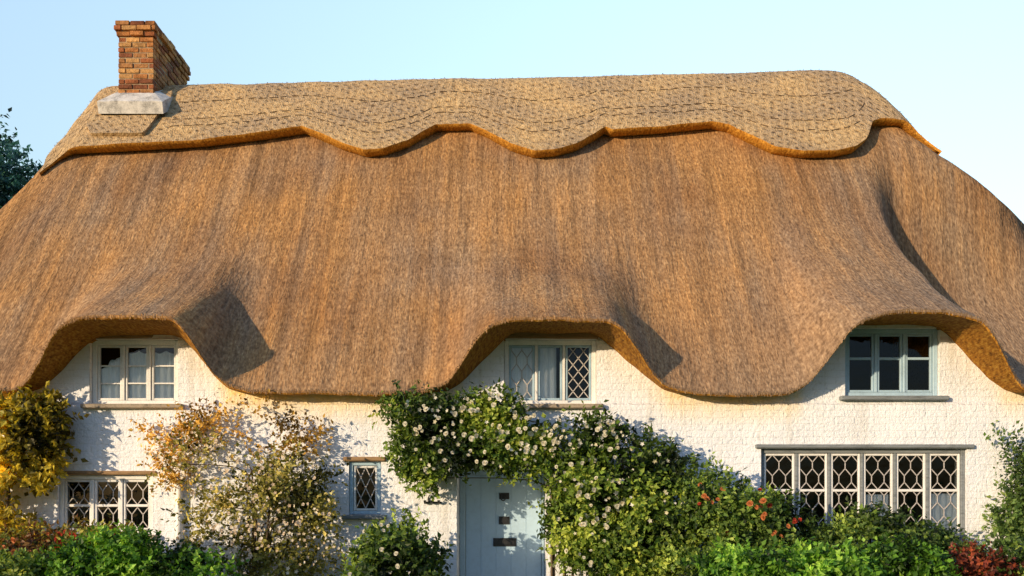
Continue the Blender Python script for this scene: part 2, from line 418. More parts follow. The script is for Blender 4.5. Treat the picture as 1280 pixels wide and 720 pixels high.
def roof_patch(Xs, Ytop, ny, lo=None):
    """points on the roof: rows from Y = lo(X) up to Ytop, by column"""
    P = np.zeros((ny, len(Xs), 3))
    for j, X in enumerate(Xs):
        y0 = float(fYE(X)) if lo is None else float(lo[j])
        s_ = np.linspace(0, 1, ny) ** 1.15 if lo is None else np.linspace(0, 1, ny)
        Yq = y0 + (Ytop - y0) * s_
        P[:, j, 0] = X; P[:, j, 1] = Yq; P[:, j, 2] = roof_z(X, Yq)
    return P
def normals(P):
    du = np.gradient(P, axis=1); dv = np.gradient(P, axis=0)
    n = np.cross(du, dv); n /= np.linalg.norm(n, axis=2, keepdims=True) + 1e-9
    return n
def slope_uv(P):
    d = np.linalg.norm(np.diff(P, axis=0), axis=2); v = np.concatenate([np.zeros((1, P.shape[1])), np.cumsum(d, 0)])
    v = v - v[-1:]
    return np.stack([P[:, :, 0], v + 20], -1)

cottage = empty('thatched_cottage', (0, 0, 0), 'long whitewashed cottage under a deep golden thatched roof with three eyebrow dormers', 'cottage')

XL, XR = -7.92, 8.35
Xs = np.arange(XL, XR, 0.035)
Pf = roof_patch(Xs, RIDGE_Y, 130)
# gentle hand-laid unevenness
nf = normals(Pf)
und = 0.018 * pnoise(Pf.reshape(-1, 3), 3, 1.3).reshape(Pf.shape[:2]) + 0.007 * pnoise(Pf.reshape(-1, 3), 4, 5.0).reshape(Pf.shape[:2])
edge = sstep(np.linspace(0, 1, 130) / 0.06)[:, None]
Pf = Pf + nf * (und * edge)[:, :, None]
UVf = slope_uv(Pf)
roof = MB()
roof.grid(Pf, 0, UVf, flip=True)
weather = [None]
# back slope
Pb = np.zeros((24, len(Xs[::4]), 3))
for j, X in enumerate(Xs[::4]):
    Yq = np.linspace(RIDGE_Y, 2 * RIDGE_Y - MAIN_Y, 24)
    Pb[:, j, 0] = X; Pb[:, j, 1] = Yq; Pb[:, j, 2] = roof_z(X, Yq)
roof.grid(Pb, 0, np.stack([Pb[:, :, 0], Pb[:, :, 1] * 1.7], -1), flip=True)
# rounded lip and the cut underside running in to the wall
rows = []
e = Pf[0]
for dy, dz in ((0, 0), (0.006, -0.022), (0.03, -0.036), (0.07, -0.034)):
    q = e.copy(); q[:, 1] += dy; q[:, 2] += dz; rows.append(q)
lip = rows[-1]
inn = np.stack([Xs, np.full(len(Xs), 0.10), fZI(Xs)], -1)
for s_ in np.linspace(0, 1, 9)[1:]: rows.append(lip * (1 - s_) + inn * s_)
S = np.array(rows)
S[4:-1] += (0.012 * pnoise(S[4:-1].reshape(-1, 3), 8, 6).reshape(S[4:-1].shape[:2]))[:, :, None] * np.array([0, 0.3, 1])
d = np.concatenate([np.zeros((1, len(Xs))), np.cumsum(np.linalg.norm(np.diff(S, axis=0), axis=2), 0)])
roof.grid(S[:2], 0, np.stack([S[:2, :, 0], d[:2] + 3], -1))
roof.grid(S[1:3], 2, np.stack([S[1:3, :, 0], d[1:3] + 3], -1))  # lip row takes the bright ledge straw as a painted sunlit edge
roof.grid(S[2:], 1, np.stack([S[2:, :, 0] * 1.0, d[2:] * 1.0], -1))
# rear and end closing boards of straw
zl = 2.9
roof.add([(XL, 6.76, zl), (XR, 6.76, zl), (XR, 6.2, zl - .04), (XL, 6.2, zl - .04)], [(0, 1, 2, 3)], 1)
roof.add([(XL, MAIN_Y, zl - .02), (XL, 6.76, zl - .02), (-7.2, 6.76, zl), (-7.2, MAIN_Y, zl)], [(0, 1, 2, 3)], 1)
roof.add([(XR, MAIN_Y, zl - .02), (XR, 6.76, zl - .02), (7.6, 6.76, zl), (7.6, MAIN_Y, zl)], [(3, 2, 1, 0)], 1)

def straws(mb, P, UV, count, L, W, lift, mat, seed):
    r = np.random.default_rng(seed); a, b = P.shape[:2]
    n = normals(P)
    area = np.linalg.norm(np.cross(P[1:, :-1] - P[:-1, :-1], P[:-1, 1:] - P[:-1, :-1]), axis=2)
    cum = np.cumsum(area.reshape(-1)); pick = np.searchsorted(cum, r.uniform(0, cum[-1], count))
    i, j = np.divmod(pick, b - 1)
    fi = r.uniform(0, 1, count)[:, None]; fj = r.uniform(0, 1, count)[:, None]
    p = P[i, j] * (1 - fi) * (1 - fj) + P[i + 1, j] * fi * (1 - fj) + P[i, j + 1] * (1 - fi) * fj + P[i + 1, j + 1] * fi * fj
    nn = n[i, j]; dn = P[i, j] - P[i + 1, j]; dn /= np.linalg.norm(dn, axis=1, keepdims=True) + 1e-9
    sd = np.cross(nn, dn)
    dirr = dn + sd * r.normal(0, 0.22, (count, 1)); dirr /= np.linalg.norm(dirr, axis=1, keepdims=True)
    l_ = r.uniform(0.5, 1.2, (count, 1)) * L; w_ = r.uniform(0.6, 1.3, (count, 1)) * W
    lf = r.uniform(0.2, 1.0, (count, 1)) * lift
    sd2 = np.cross(nn, dirr)
    A = p - dirr * l_ * .5 - nn * 0.004 + sd2 * w_; B = p - dirr * l_ * .5 - nn * 0.004 - sd2 * w_
    C = p + dirr * l_ * .5 + nn * lf - sd2 * w_ * .6; D = p + dirr * l_ * .5 + nn * lf + sd2 * w_ * .6
    V = np.stack([A, B, C, D], 1).reshape(-1, 3)
    uv = UV[i, j] + np.stack([r.uniform(-2, 2, count), r.uniform(-1, 1, count)], -1)
    uv = np.repeat(uv, 4, axis=0); uv[1::4, 0] += .01; uv[2::4, 1] += .05; uv[3::4, 1] += .05
    f = np.arange(count * 4).reshape(-1, 4)
    mb.add(V, f, mat, uv)
straws(roof, Pf, UVf, 20000, 0.075, 0.0030, 0.011, 0, 21)
# ragged straw ends along the eaves lip
lipP = np.stack([S[1], S[0], Pf[1]]); straws(roof, lipP, np.stack([np.stack([lipP[k, :, 0], np.full(len(Xs), k * .05)], -1) for k in range(3)]), 2600, 0.05, 0.004, 0.012, 0, 5)
Vall = np.concatenate(roof.v)
wx_ = np.clip((Vall[:, 0] - 0.5) / 4.5, 0, 1); wz_ = np.clip((6.0 - Vall[:, 2]) / 2.6, 0, 1)
wgt = np.clip(wx_ * wz_ * 1.0 + 0.30 * np.clip((3.6 - Vall[:, 2]) / .7, 0, 1), 0, 1)
roof_o = roof.build('roof', [M['thatch'], M['soffit'], M['ledge']], cottage, attrs={'weather': wgt})

# ridge cap: a second, thicker layer with a scalloped lower edge
scal = [(44, 212), (56, 203), (68, 194), (84, 188), (150, 184), (250, 179), (320, 171), (378, 163), (398, 170), (425, 183), (455, 191), (480, 190), (510, 179), (545, 160),
        (588, 159), (610, 168), (640, 185), (668, 193), (695, 192), (722, 184), (745, 171), (757, 162), (764, 166), (830, 163), (890, 157), (912, 161),
        (940, 175), (970, 188), (1005, 194), (1045, 193), (1070, 188), (1084, 178), (1088, 168), (1090, 156), (1100, 153), (1130, 153), (1155, 160), (1172, 172), (1190, 192)]
CAP = 0.185
sx, sy = [], []
for px, py in scal:
    best = None; prev = None; hit = None
    for Y in np.linspace(0.9, 3.18, 160):
        X = wx(px, Y); g = wz(py, Y) - (float(roof_z(X, np.array([Y]))[0]) + 0.28)
        if best is None or abs(g) < best[0]: best = (abs(g), X, Y)
        if hit is None and prev is not None and g <= 0 < prev: hit = (X, Y)
        prev = g
    if hit is None: hit = best[1:]
    sx.append(hit[0]); sy.append(hit[1])
print('scallop ends', sx[0], sy[0], sx[-2:], sy[-2:])
# interpolate along the edge, then by X
o_ = np.argsort(sx); sx = np.array(sx)[o_]; sy = np.array(sy)[o_]
Xc = np.arange(max(sx[0], -6.66), min(sx[-1], 6.1), 0.022)
YC = np.interp(Xc, sx, sy); kk = np.exp(-0.5 * (np.arange(-4, 5) / 0.9) ** 2); kk /= kk.sum(); YC = np.convolve(np.pad(YC, 4, mode='edge'), kk, 'valid')
YC = YC + 0.80 * CAP
Pc0 = roof_patch(Xc, RIDGE_Y, 46, YC)
nc = normals(Pc0)
lumps = 0.010 * pnoise(Pc0.reshape(-1, 3), 13, 3.0).reshape(Pc0.shape[:2]) + 0.006 * pnoise(Pc0.reshape(-1, 3), 14, 9.0).reshape(Pc0.shape[:2])
endt = 0.35 + 0.65 * sstep((Xc - Xc[0]) / 0.55) * sstep((Xc[-1] - Xc) / 0.75)
Pc = Pc0 + nc * (CAP * endt[None] + lumps)[:, :, None]
cap = MB(); UVc = slope_uv(Pc)
cap.grid(Pc, 0, UVc, flip=True)
L0 = Pc[0]; L1 = Pc[0] - nc[0] * 0.03; L1[:, 1] -= 0.006; L1[:, 2] -= 0.008
L2 = Pc0[0] + nc[0] * 0.02; L2[:, 1] += 0.04; L2[:, 2] += 0.055; L3 = Pc0[0] - nc[0] * 0.05; L3[:, 1] += 0.09; L3[:, 2] += 0.125
LL = np.stack([L0, L1, L2, L3]); dl = np.concatenate([np.zeros((1, len(Xc))), np.cumsum(np.linalg.norm(np.diff(LL, axis=0), axis=2), 0)])
arc = np.concatenate([[0], np.cumsum(np.linalg.norm(np.diff(L0, axis=0), axis=1))])
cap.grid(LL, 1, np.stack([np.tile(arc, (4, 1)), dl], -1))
# over the ridge to the back and both end edges
Pk = np.zeros((22, len(Xc[::3]), 3))
for j, X in enumerate(Xc[::3]):
    Yq = np.linspace(RIDGE_Y, 4.75, 22); Pk[:, j, 0] = X; Pk[:, j, 1] = Yq; Pk[:, j, 2] = roof_z(X, Yq)
nk = normals(Pk); Pk2 = Pk + nk * (CAP * endt[::3])[None, :, None]; Pk2[0, :, :] = Pc[-1, ::3]
cap.grid(Pk2, 0, slope_uv(Pk2), flip=True)
cap.grid(np.stack([Pk2[-1], Pk[-1] - nk[-1] * .04]), 1, None)
for jj, fl in ((0, False), (-1, True)):
    A = np.concatenate([Pc[:, jj], Pk2[:, jj]]); Bq = np.concatenate([Pc0[:, jj], Pk[:, jj]]).copy(); Bq -= 0.04 * np.concatenate([nc[:, jj], nk[:, jj]])
    cap.grid(np.stack([A, Bq]), 1, np.stack([np.stack([A[:, 1], 0 * A[:, 1]], -1), np.stack([A[:, 1], 0 * A[:, 1] + .15], -1)]), flip=fl)
straws(cap, Pc, UVc, 3500, 0.06, 0.004, 0.018, 0, 33)
# hazel rods pegged along the cap: two runs that follow the edge and crossed rods between
def on_cap(X, frac):
    j = (X - Xc[0]) / (Xc[1] - Xc[0]); j = np.clip(j, 0, len(Xc) - 1.001); j0 = int(j); a = j - j0
    i = np.clip(frac, 0, 1) * (Pc.shape[0] - 1); i0 = min(int(i), Pc.shape[0] - 2); b = i - i0
    p = (Pc[i0, j0] * (1 - a) + Pc[i0, j0 + 1] * a) * (1 - b) + (Pc[i0 + 1, j0] * (1 - a) + Pc[i0 + 1, j0 + 1] * a) * b
    return p + nc[i0, j0] * 0.006
def rod(X0, f0, X1, f1, n=14, r=0.0065):
    cap.tube([on_cap(X0 + (X1 - X0) * t, f0 + (f1 - f0) * t) for t in np.linspace(0, 1, n)], r, 5, 2)
rr = random.Random(5)
for f in (0.22, 0.33, 0.62):
    X = -4.9
    while X < 5.0:
        rod(X, f + rr.uniform(-.006, .006), X + rr.uniform(.09, .13), f + rr.uniform(-.006, .006), 3, .0045); X += rr.uniform(.15, .19)
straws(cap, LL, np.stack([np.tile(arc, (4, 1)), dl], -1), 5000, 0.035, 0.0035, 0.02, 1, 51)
cap.build('ridge_cap', [M['ridge'], M['ledge'], M['rod']], roof_o)

# ------------------------------------------------------------------ chimney
ch = MB(); core = 0.012
cx0, cx1, cy0, cy1 = wx(148, 2.6), wx(192, 2.6), 2.6, 3.92
ztop, zbot, zbrk = wz(27, 2.6), 7.05, wz(110, 2.6)
ch.box(cx0 + core, cx1 - core, cy0 + core, cy1 - core, zbot, ztop - 0.03, 1)
r = random.Random(3)
pal = [(0.46, 0.195, 0.065), (0.52, 0.25, 0.085), (0.36, 0.125, 0.05), (0.56, 0.31, 0.12), (0.26, 0.095, 0.045), (0.46, 0.22, 0.085)]
def course(mb, z, h, off, x0, x1, y0, y1, jit=0.011):
    def run(a0, a1, axis, fixed, sgn):
        a = a0 - off; n = 0
        while a < a1 - 0.01:
            b = a + 0.215 * r.uniform(.94, 1.05); lo = max(a, a0); hi = min(b - 0.012, a1)
            if hi - lo > 0.03:
                dpt = r.uniform(-jit, jit); c = r.choice(pal); g = r.uniform(.8, 1.15); c = tuple(v * g for v in c)
                zj = r.uniform(-.002, .002)
                if axis == 'x':
                    ya, yb = (fixed + dpt, fixed + 0.10) if sgn < 0 else (fixed - 0.10, fixed + dpt)
                    mb.box(lo, hi, ya, yb, z + zj, z + h - 0.013 + zj, 0, c, 0.006)
                else:
                    xa, xb = (fixed + dpt, fixed + 0.10) if sgn < 0 else (fixed - 0.10, fixed + dpt)
                    mb.box(xa, xb, lo, hi, z + zj, z + h - 0.013 + zj, 0, c, 0.006)
            a = b
    run(x0, x1, 'x', y0, -1); run(x0, x1, 'x', y1, 1)
    run(y0 + 0.102, y1 - 0.102, 'y', x0, -1); run(y0 + 0.102, y1 - 0.102, 'y', x1, 1)
H = 0.076; z = zbrk - 0.16; i = 0
while z < ztop - 3 * H - 0.01:
    course(ch, z, H, 0.1075 * (i % 2), cx0, cx1, cy0, cy1); z += H; i += 1
chimney = ch.build('chimney', [M['brick'], M['mortar']], cottage, use_tint=True)
cr = MB()
for k_, o_ in enumerate((0.022, 0.045, 0.03)):
    course(cr, z, H, 0.1075 * ((i + k_) % 2), cx0 - o_, cx1 + o_, cy0 - o_, cy1 + o_, 0.02); z += H
cr.box(cx0 - .01, cx1 + .01, cy0 - .01, cy1 + .01, z - 3 * H + .01, z - 0.02, 1)
for q in range(9):   # loose broken bricks on the top bed
    bx_ = r.uniform(cx0, cx1 - .1); by_ = cy0 + .05 + q * .135
    cr.box(bx_, bx_ + .11, by_, by_ + .1, z - 0.02, z + r.uniform(.005, .03), 0, r.choice(pal), 0.008)
cr.build('chimney_crown', [M['brick'], M['mortar']], chimney, use_tint=True)
# sloping cement collar: widens downwards, follows the pitch on its flanks
fl = MB()
def collar(mb, z0f, z1f, out0, out1, mat=0, yb=3.35):
    a = [(cx0 - out0, cy0 - out0), (cx1 + out0, cy0 - out0), (cx1 + out0, yb), (cx0 - out0, yb)]
    b = [(cx0 - out1, cy0 - out1), (cx1 + out1, cy0 - out1), (cx1 + out1, yb), (cx0 - out1, yb)]
    zt = [z1f, z1f, z1f + 0.42, z1f + 0.42]; zb = [z0f, z0f, z0f + 0.62, z0f + 0.62]
    n = 8; P = np.zeros((4, 3 * n + 1, 3)); 
    def path(c, zz, t):
        s0 = t * 3; k = min(int(s0), 2); f = s0 - k; order = [3, 0, 1, 2]
        i0, i1 = order[k], order[k + 1]
        return (c[i0][0] + (c[i1][0] - c[i0][0]) * f, c[i0][1] + (c[i1][1] - c[i0][1]) * f, zz[i0] + (zz[i1] - zz[i0]) * f)
    for j, t in enumerate(np.linspace(0, 1, 3 * n + 1)):
        p = np.array(path(b, zb, t)); q = np.array(path(a, zt, t)); w = np.array([0, 0, r.uniform(-.012, .012)])
        P[0, j] = p + (0, 0.04, -0.16); P[1, j] = p + w; P[2, j] = q * .9 + p * .1 + w * .6; P[3, j] = q + (0, 0.02, 0.01)
        inner_ = np.array([np.clip(q[0], cx0 + .02, cx1 - .02), max(q[1], cy0 + .02), q[2] + 0.01]); P[3, j] = inner_
    mb.grid(P, mat, smooth=False, flip=True)
collar(fl, wz(129, 2.45), wz(116, 2.6), 0.02, 0.21)
fl.build('flaunching', M['lead'], chimney)
# raised straw apron round the chimney foot
ap = MB()
Xa = np.linspace(wx(113, 2.45), wx(208, 2.55), 50); ta = np.linspace(0, 1, 50)
lo = 2.42 + 0.42 * sstep((ta - 0.80) / 0.20) + 0.10 * sstep((0.12 - ta) / 0.12)
Pa0 = roof_patch(Xa, 2.98, 24, lo); na = normals(Pa0)
Pa = Pa0 + na * (CAP + 0.055 + 0.008 * pnoise(Pa0.reshape(-1, 3), 6, 6).reshape(Pa0.shape[:2]))[:, :, None]
ap.grid(Pa, 0, slope_uv(Pa), flip=True)
for sl, fl_ in ((np.s_[0, :], False), (np.s_[:, 0], True), (np.s_[:, -1], False), (np.s_[-1, :], True)):
    A = Pa[sl]; Bq = Pa0[sl] + na[sl] * (CAP - .03)
    Pq = np.stack([A, Bq]); ap.grid(Pq, 0, np.stack([np.stack([A[:, 0] + A[:, 1], 0 * A[:, 0]], -1), np.stack([A[:, 0] + A[:, 1], 0 * A[:, 0] + .1], -1)]), flip=fl_)
Va = np.concatenate(ap.v)
ap.build('straw_apron', [M['ridge']], chimney, attrs={'weather': np.full(len(Va), 1.1)})

# ------------------------------------------------------------------ walls
OPEN = {  # px x0,x1, py top,bottom
    'a': (112, 223, 424, 505), 'b': (630, 746, 424, 505), 'c': (1056, 1175, 410, 495),
    'd': (72, 191, 594, 668), 'e': (436, 476, 577, 643), 'f': (951, 1209, 561, 679), 'door': (571, 683, 586, None)}
holes = []
for k_, (a, b, t_, bt) in OPEN.items():
    holes.append((wx(a), wx(b), 0.0 if bt is None else wz(bt), wz(t_)))
WXL, WXR, WYB = -7.25, 7.7, 6.4
def axis_pts(a, b, step, extra):
    base = list(np.arange(a, b, step)) + [b]
    ex = [e_ for e_ in extra if a < e_ < b]
    base = [p for p in base if all(abs(p - e_) > step * .45 for e_ in ex)]
    return np.array(sorted(base + ex))
wxs = axis_pts(WXL, WXR, 0.05, [h[0] for h in holes] + [h[1] for h in holes])
wzs = axis_pts(0, 3.95, 0.05, [h[2] for h in holes] + [h[3] for h in holes])
GX, GZ = np.meshgrid(wxs, wzs)
P3 = np.stack([GX, 0 * GX, GZ], -1)
dy = 0.010 * pnoise(P3.reshape(-1, 3), 41, 1.2).reshape(GX.shape) + 0.004 * pnoise(P3.reshape(-1, 3), 42, 5).reshape(GX.shape)
keep = np.ones((len(wzs) - 1, len(wxs) - 1), bool)
cxm = (wxs[:-1] + wxs[1:]) / 2; czm = (wzs[:-1] + wzs[1:]) / 2
for x0, x1, z0, z1 in holes:
    keep[np.ix_((czm > z0) & (czm < z1), (cxm > x0) & (cxm < x1))] = False
keep &= wzs[:-1][:, None] < fZI(cxm)[None, :] + 0.06
ii = np.arange(GX.size).reshape(GX.shape)
q = np.stack([ii[:-1, :-1], ii[:-1, 1:], ii[1:, 1:], ii[1:, :-1]], -1)[keep]
used, inv = np.unique(q, return_inverse=True)
Vw = np.stack([GX, dy - 0.004, GZ], -1).reshape(-1, 3)[used]
wall = MB(); wall.add(Vw, inv.reshape(-1, 4), 0)
for n_, (x0, x1, z0, z1) in zip(OPEN, holes):
    dep = 0.62 if n_ == 'door' else 0.28
    c = [(x0, z0), (x0, z1), (x1, z1), (x1, z0)]
    for (ax, az), (bx2, bz) in zip(c, c[1:] + c[:1]):
        if n_ == 'door' and az == bz == 0: continue
        wall.add([(ax, 0, az), (bx2, 0, bz), (bx2, dep, bz), (ax, dep, az)], [(0, 3, 2, 1)], 0, smooth=False)
# end and rear walls
zt = 2.95
wall.add([(WXL, 0, 0), (WXL, WYB, 0), (WXL, WYB, zt), (WXL, 0, zt)], [(0, 3, 2, 1)], 0, smooth=False)
wall.add([(WXR, 0, 0), (WXR, WYB, 0), (WXR, WYB, zt), (WXR, 0, zt)], [(0, 1, 2, 3)], 0, smooth=False)
wall.add([(WXL, WYB, 0), (WXR, WYB, 0), (WXR, WYB, zt), (WXL, WYB, zt)], [(0, 3, 2, 1)], 0, smooth=False)
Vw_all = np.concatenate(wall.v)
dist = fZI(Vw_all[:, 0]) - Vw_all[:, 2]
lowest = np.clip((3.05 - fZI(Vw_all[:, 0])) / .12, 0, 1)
eave_glow = np.clip(1 - dist / 0.42, 0, 1) ** 1.2 * 1.1 * (Vw_all[:, 1] < .02) * (0.25 + .75 * lowest) * np.interp(Vw_all[:, 0], [-6, 1, 4], [1, .75, .55])
wall.build('wall', [M['wall']], cottage, attrs={'eave_glow': eave_glow})
# rooms behind the windows: back partition and floors, shade put into near-black plaster colour
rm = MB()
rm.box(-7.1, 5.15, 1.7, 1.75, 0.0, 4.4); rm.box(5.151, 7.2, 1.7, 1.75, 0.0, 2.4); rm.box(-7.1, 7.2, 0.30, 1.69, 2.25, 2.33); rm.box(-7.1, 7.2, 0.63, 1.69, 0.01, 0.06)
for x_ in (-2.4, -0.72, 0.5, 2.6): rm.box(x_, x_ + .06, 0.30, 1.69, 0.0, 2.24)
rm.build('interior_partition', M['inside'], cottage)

# ------------------------------------------------------------------ windows
def seg_clip(a, b, x0, x1, z0, z1):
    dx, dz = b[0] - a[0], b[1] - a[1]; t0, t1 = 0.0, 1.0
    for p, q_ in ((-dx, a[0] - x0), (dx, x1 - a[0]), (-dz, a[1] - z0), (dz, z1 - a[1])):
        if abs(p) < 1e-12:
            if q_ < 0: return None
        else:
            t_ = q_ / p
            if p < 0: t0 = max(t0, t_)
            else: t1 = min(t1, t_)
    if t1 - t0 < 1e-4: return None
    return (a[0] + dx * t0, a[1] + dz * t0), (a[0] + dx * t1, a[1] + dz * t1)
def lattice(mb, x0, x1, z0, z1, kind, y, w=0.0050):
    segs = []; W, Hh = x1 - x0, z1 - z0
    if kind == 'hex':
        n = max(1, round(W / 0.155)); a = W / n; ve, sl = 0.075, 0.085; per = 2 * (ve + sl)
        zc = z0 - per * .25
        for kx in range(-1, n + 2):
            for kz in range(-1, int(Hh / per) + 2):
                for half in (0, 1):
                    xx = x0 + (kx + .5 * half) * a; zz = zc + (kz + .5 * half) * per
                    segs += [((xx, zz), (xx, zz + ve)), ((xx, zz + ve), (xx + a / 2, zz + ve + sl)), ((xx, zz + ve), (xx - a / 2, zz + ve + sl))]
    elif kind == 'diamond':
        n = max(1, round(W / 0.105)); a = W / n; b = a * 1.25
        for kx in range(-12, n + 12):
            xx = x0 + kx * a
            segs += [((xx, z0), (xx + a / b * Hh, z1)), ((xx, z0), (xx - a / b * Hh, z1))]
    elif kind == 'tall':
        n = 2; a = W / n; b = 0.24
        for kx in range(-6, n + 6):
            xx = x0 + kx * a
            segs += [((xx, z0), (xx + a / b * Hh, z1)), ((xx, z0), (xx - a / b * Hh, z1))]
    for a_, b_ in segs:
        c = seg_clip(a_, b_, x0, x1, z0, z1)
        if not c: continue
        (ax, az), (bx2, bz) = c; L_ = math.hypot(bx2 - ax, bz - az)
        if L_ < 0.004: continue
        px_, pz_ = -(bz - az) / L_ * w, (bx2 - ax) / L_ * w
        v = []
        for yy in (y, y + 0.006):
            v += [(ax + px_, yy, az + pz_), (bx2 + px_, yy, bz + pz_), (bx2 - px_, yy, bz - pz_), (ax - px_, yy, az - pz_)]
        mb.add(v, [(3, 2, 1, 0), (4, 5, 6, 7), (0, 1, 5, 4), (2, 3, 7, 6), (1, 2, 6, 5), (3, 0, 4, 7)], 0, smooth=False)

def drape(mb, x0, x1, z0, z1, y, scallop=0.0, folds=9, jag=None):
    xs_ = np.linspace(x0, x1, 70); n = 14
    top = z1 - scallop * np.abs(np.sin((xs_ - x0) / (x1 - x0) * math.pi * 6))
    if jag: top = top - jag * np.clip(1 - (xs_ - x0) / ((x1 - x0) * .33), 0, 1)
    P = np.zeros((n, 70, 3))
    for j, t in enumerate(np.linspace(0, 1, n)):
        P[j, :, 0] = xs_; P[j, :, 1] = y + 0.012 * np.sin((xs_ - x0) / (x1 - x0) * folds * 6.28 + .6 * t) + .006 * np.sin(xs_ * 90)
        P[j, :, 2] = z0 + (top - z0) * t
    mb.grid(P, 0)

def window(key, nl, frame, casement, transom=None, lead=(), y=0.05, sill=True, lintel=None, fw=0.05, sillmat='sillw', label=None, curtains=(), lites=None, bars=()):
    a, b, t_, bt = OPEN[key]; x0, x1, z0, z1 = wx(a), wx(b), wz(bt), wz(t_)
    m = MB(); e = 0.003
    m.box(x0 + e, x0 + fw, y, y + .09, z0 + e, z1 - e, 0, bev=.006); m.box(x1 - fw, x1 - e, y, y + .09, z0 + e, z1 - e, 0, bev=.006)
    m.box(x0 + fw + .001, x1 - fw - .001, y + .002, y + .088, z1 - fw, z1 - e, 0, bev=.006); m.box(x0 + fw + .001, x1 - fw - .001, y + .002, y + .088, z0 + e, z0 + fw * .9, 0, bev=.006)
    W = (x1 - x0 - 2 * fw); mu = 0.034
    lights = []
    for i_ in range(nl):
        l0 = x0 + fw + W * i_ / nl + (mu / 2 if i_ else 0); l1 = x0 + fw + W * (i_ + 1) / nl - (mu / 2 if i_ < nl - 1 else 0)
        lights.append((l0, l1))
        if i_: m.box(l0 - mu + .001, l0 - .001, y + .004, y + .086, z0 + fw * .9 + .001, z1 - fw - .001, 0, bev=.005)
    w = m.build('window', frame, cottage)
    if label: w['label'] = label
    zz0, zz1 = z0 + fw * .9, z1 - fw
    cw = 0.028
    for i_, (l0, l1) in enumerate(lights):
        c = MB(); yc = y + .018
        c.box(l0 + .002, l0 + cw, yc, yc + .04, zz0 + .002, zz1 - .002, 0, bev=.005); c.box(l1 - cw, l1 - .002, yc, yc + .04, zz0 + .002, zz1 - .002, 0, bev=.005)
        c.box(l0 + cw + .001, l1 - cw - .001, yc + .001, yc + .039, zz1 - cw, zz1 - .002, 0, bev=.005); c.box(l0 + cw + .001, l1 - cw - .001, yc + .001, yc + .039, zz0 + .002, zz0 + cw, 0, bev=.005)
        gx0, gx1, gz0, gz1 = l0 + cw, l1 - cw, zz0 + cw, zz1 - cw
        zt_ = None
        if transom is not None:
            zt_ = wz(transom); c.box(gx0 + .001, gx1 - .001, yc + .003, yc + .037, zt_ - .015, zt_ + .015, 0, bev=.004)
        for bz in bars:
            zb_ = wz(bz); c.box(gx0 + .001, gx1 - .001, yc + .006, yc + .032, zb_ - .008, zb_ + .008, 0)
        c.build('casement', casement, w)
        g = MB(); g.add([(gx0 - .004, yc + .022, gz0 - .004), (gx1 + .004, yc + .022, gz0 - .004), (gx1 + .004, yc + .022, gz1 + .004), (gx0 - .004, yc + .022, gz1 + .004)], [(0, 1, 2, 3)], 0, smooth=False)
        g.build('pane', M['glass'], w)
        kd = lead[i_] if i_ < len(lead) else None
        if kd:
            lm = MB()
            if zt_ is None: lattice(lm, gx0, gx1, gz0, gz1, kd, yc + .012)
            else:
                lattice(lm, gx0, gx1, gz0, zt_ - .015, kd, yc + .012); lattice(lm, gx0, gx1, zt_ + .015, gz1, kd, yc + .012)
            lm.build('leading', M['lead_came'], w)
    for (cxa, cxb, cza, czb, kw) in curtains:
        cm = MB(); drape(cm, wx(cxa), wx(cxb), wz(cza), wz(czb), y + .062, **kw); cm.build('curtain', M['curtain'], w)
    if sill:
        s_ = MB(); s_.box(x0 - .07, x1 + .07, -.085, y - .002, z0 - .055, z0 - .004, 0, bev=.01); s_.build('sill', M[sillmat], w)
    if lintel:
        ex, h_, mt, pr = lintel
        s_ = MB(); s_.box(x0 - ex, x1 + ex, -pr, y + .06, z1 + .003, z1 + h_, 0, bev=.012); s_.build('lintel', M[mt], w)
    return w
# wooden head boards fill the dormers up to the straw
window('a', 3, M['white'], M['white'], sill=True, lintel=(0.02, 0.09, 'oak', 0.012), bars=(456, 478), y=0.06, fw=0.055,
       label='upper window with white frame, three casements and bright net curtain',
       curtains=((116, 220, 506, 436, dict(scallop=.035, folds=11, jag=0.22)),))
window('b', 3, M['white'], M['bluegrey'], lead=('hex', None, 'diamond'), lintel=(0.02, 0.09, 'oak', 0.012), transom=None, y=0.06, fw=0.055,
       label='upper window with pale blue casements and diamond leading on the right',
       curtains=((634, 696, 506, 430, dict(scallop=.02, folds=7)),))
window('c', 3, M['bluegrey'], M['bluegrey'], transom=447, y=0.05, fw=0.055, sillmat='greyframe',
       label='upper window with blue grey frame and two dark panes in each casement',
       curtains=())
window('d', 3, M['white'], M['white'], lead=('hex',) * 3, transom=632, lintel=(0.05, 0.05, 'oak', 0.03), y=0.04,
       label='lower window with white frame and lattice leading beside the golden climber')
window('e', 1, M['bluegrey'], M['white'], lead=('tall',), lintel=(0.06, 0.055, 'oak', 0.04), y=0.03, fw=0.045, sillmat='greyframe',
       label='small single casement window with tall diamond leading')
window('f', 6, M['greyframe'], M['white'], lead=('hex',) * 6, transom=613, lintel=(0.07, 0.05, 'greyframe', 0.05), y=0.04, fw=0.05,
       label='wide lower window of six white leaded casements in grey frame',
       curtains=((1166, 1203, 680, 617, dict(folds=5)), (1086, 1116, 680, 618, dict(folds=4))))

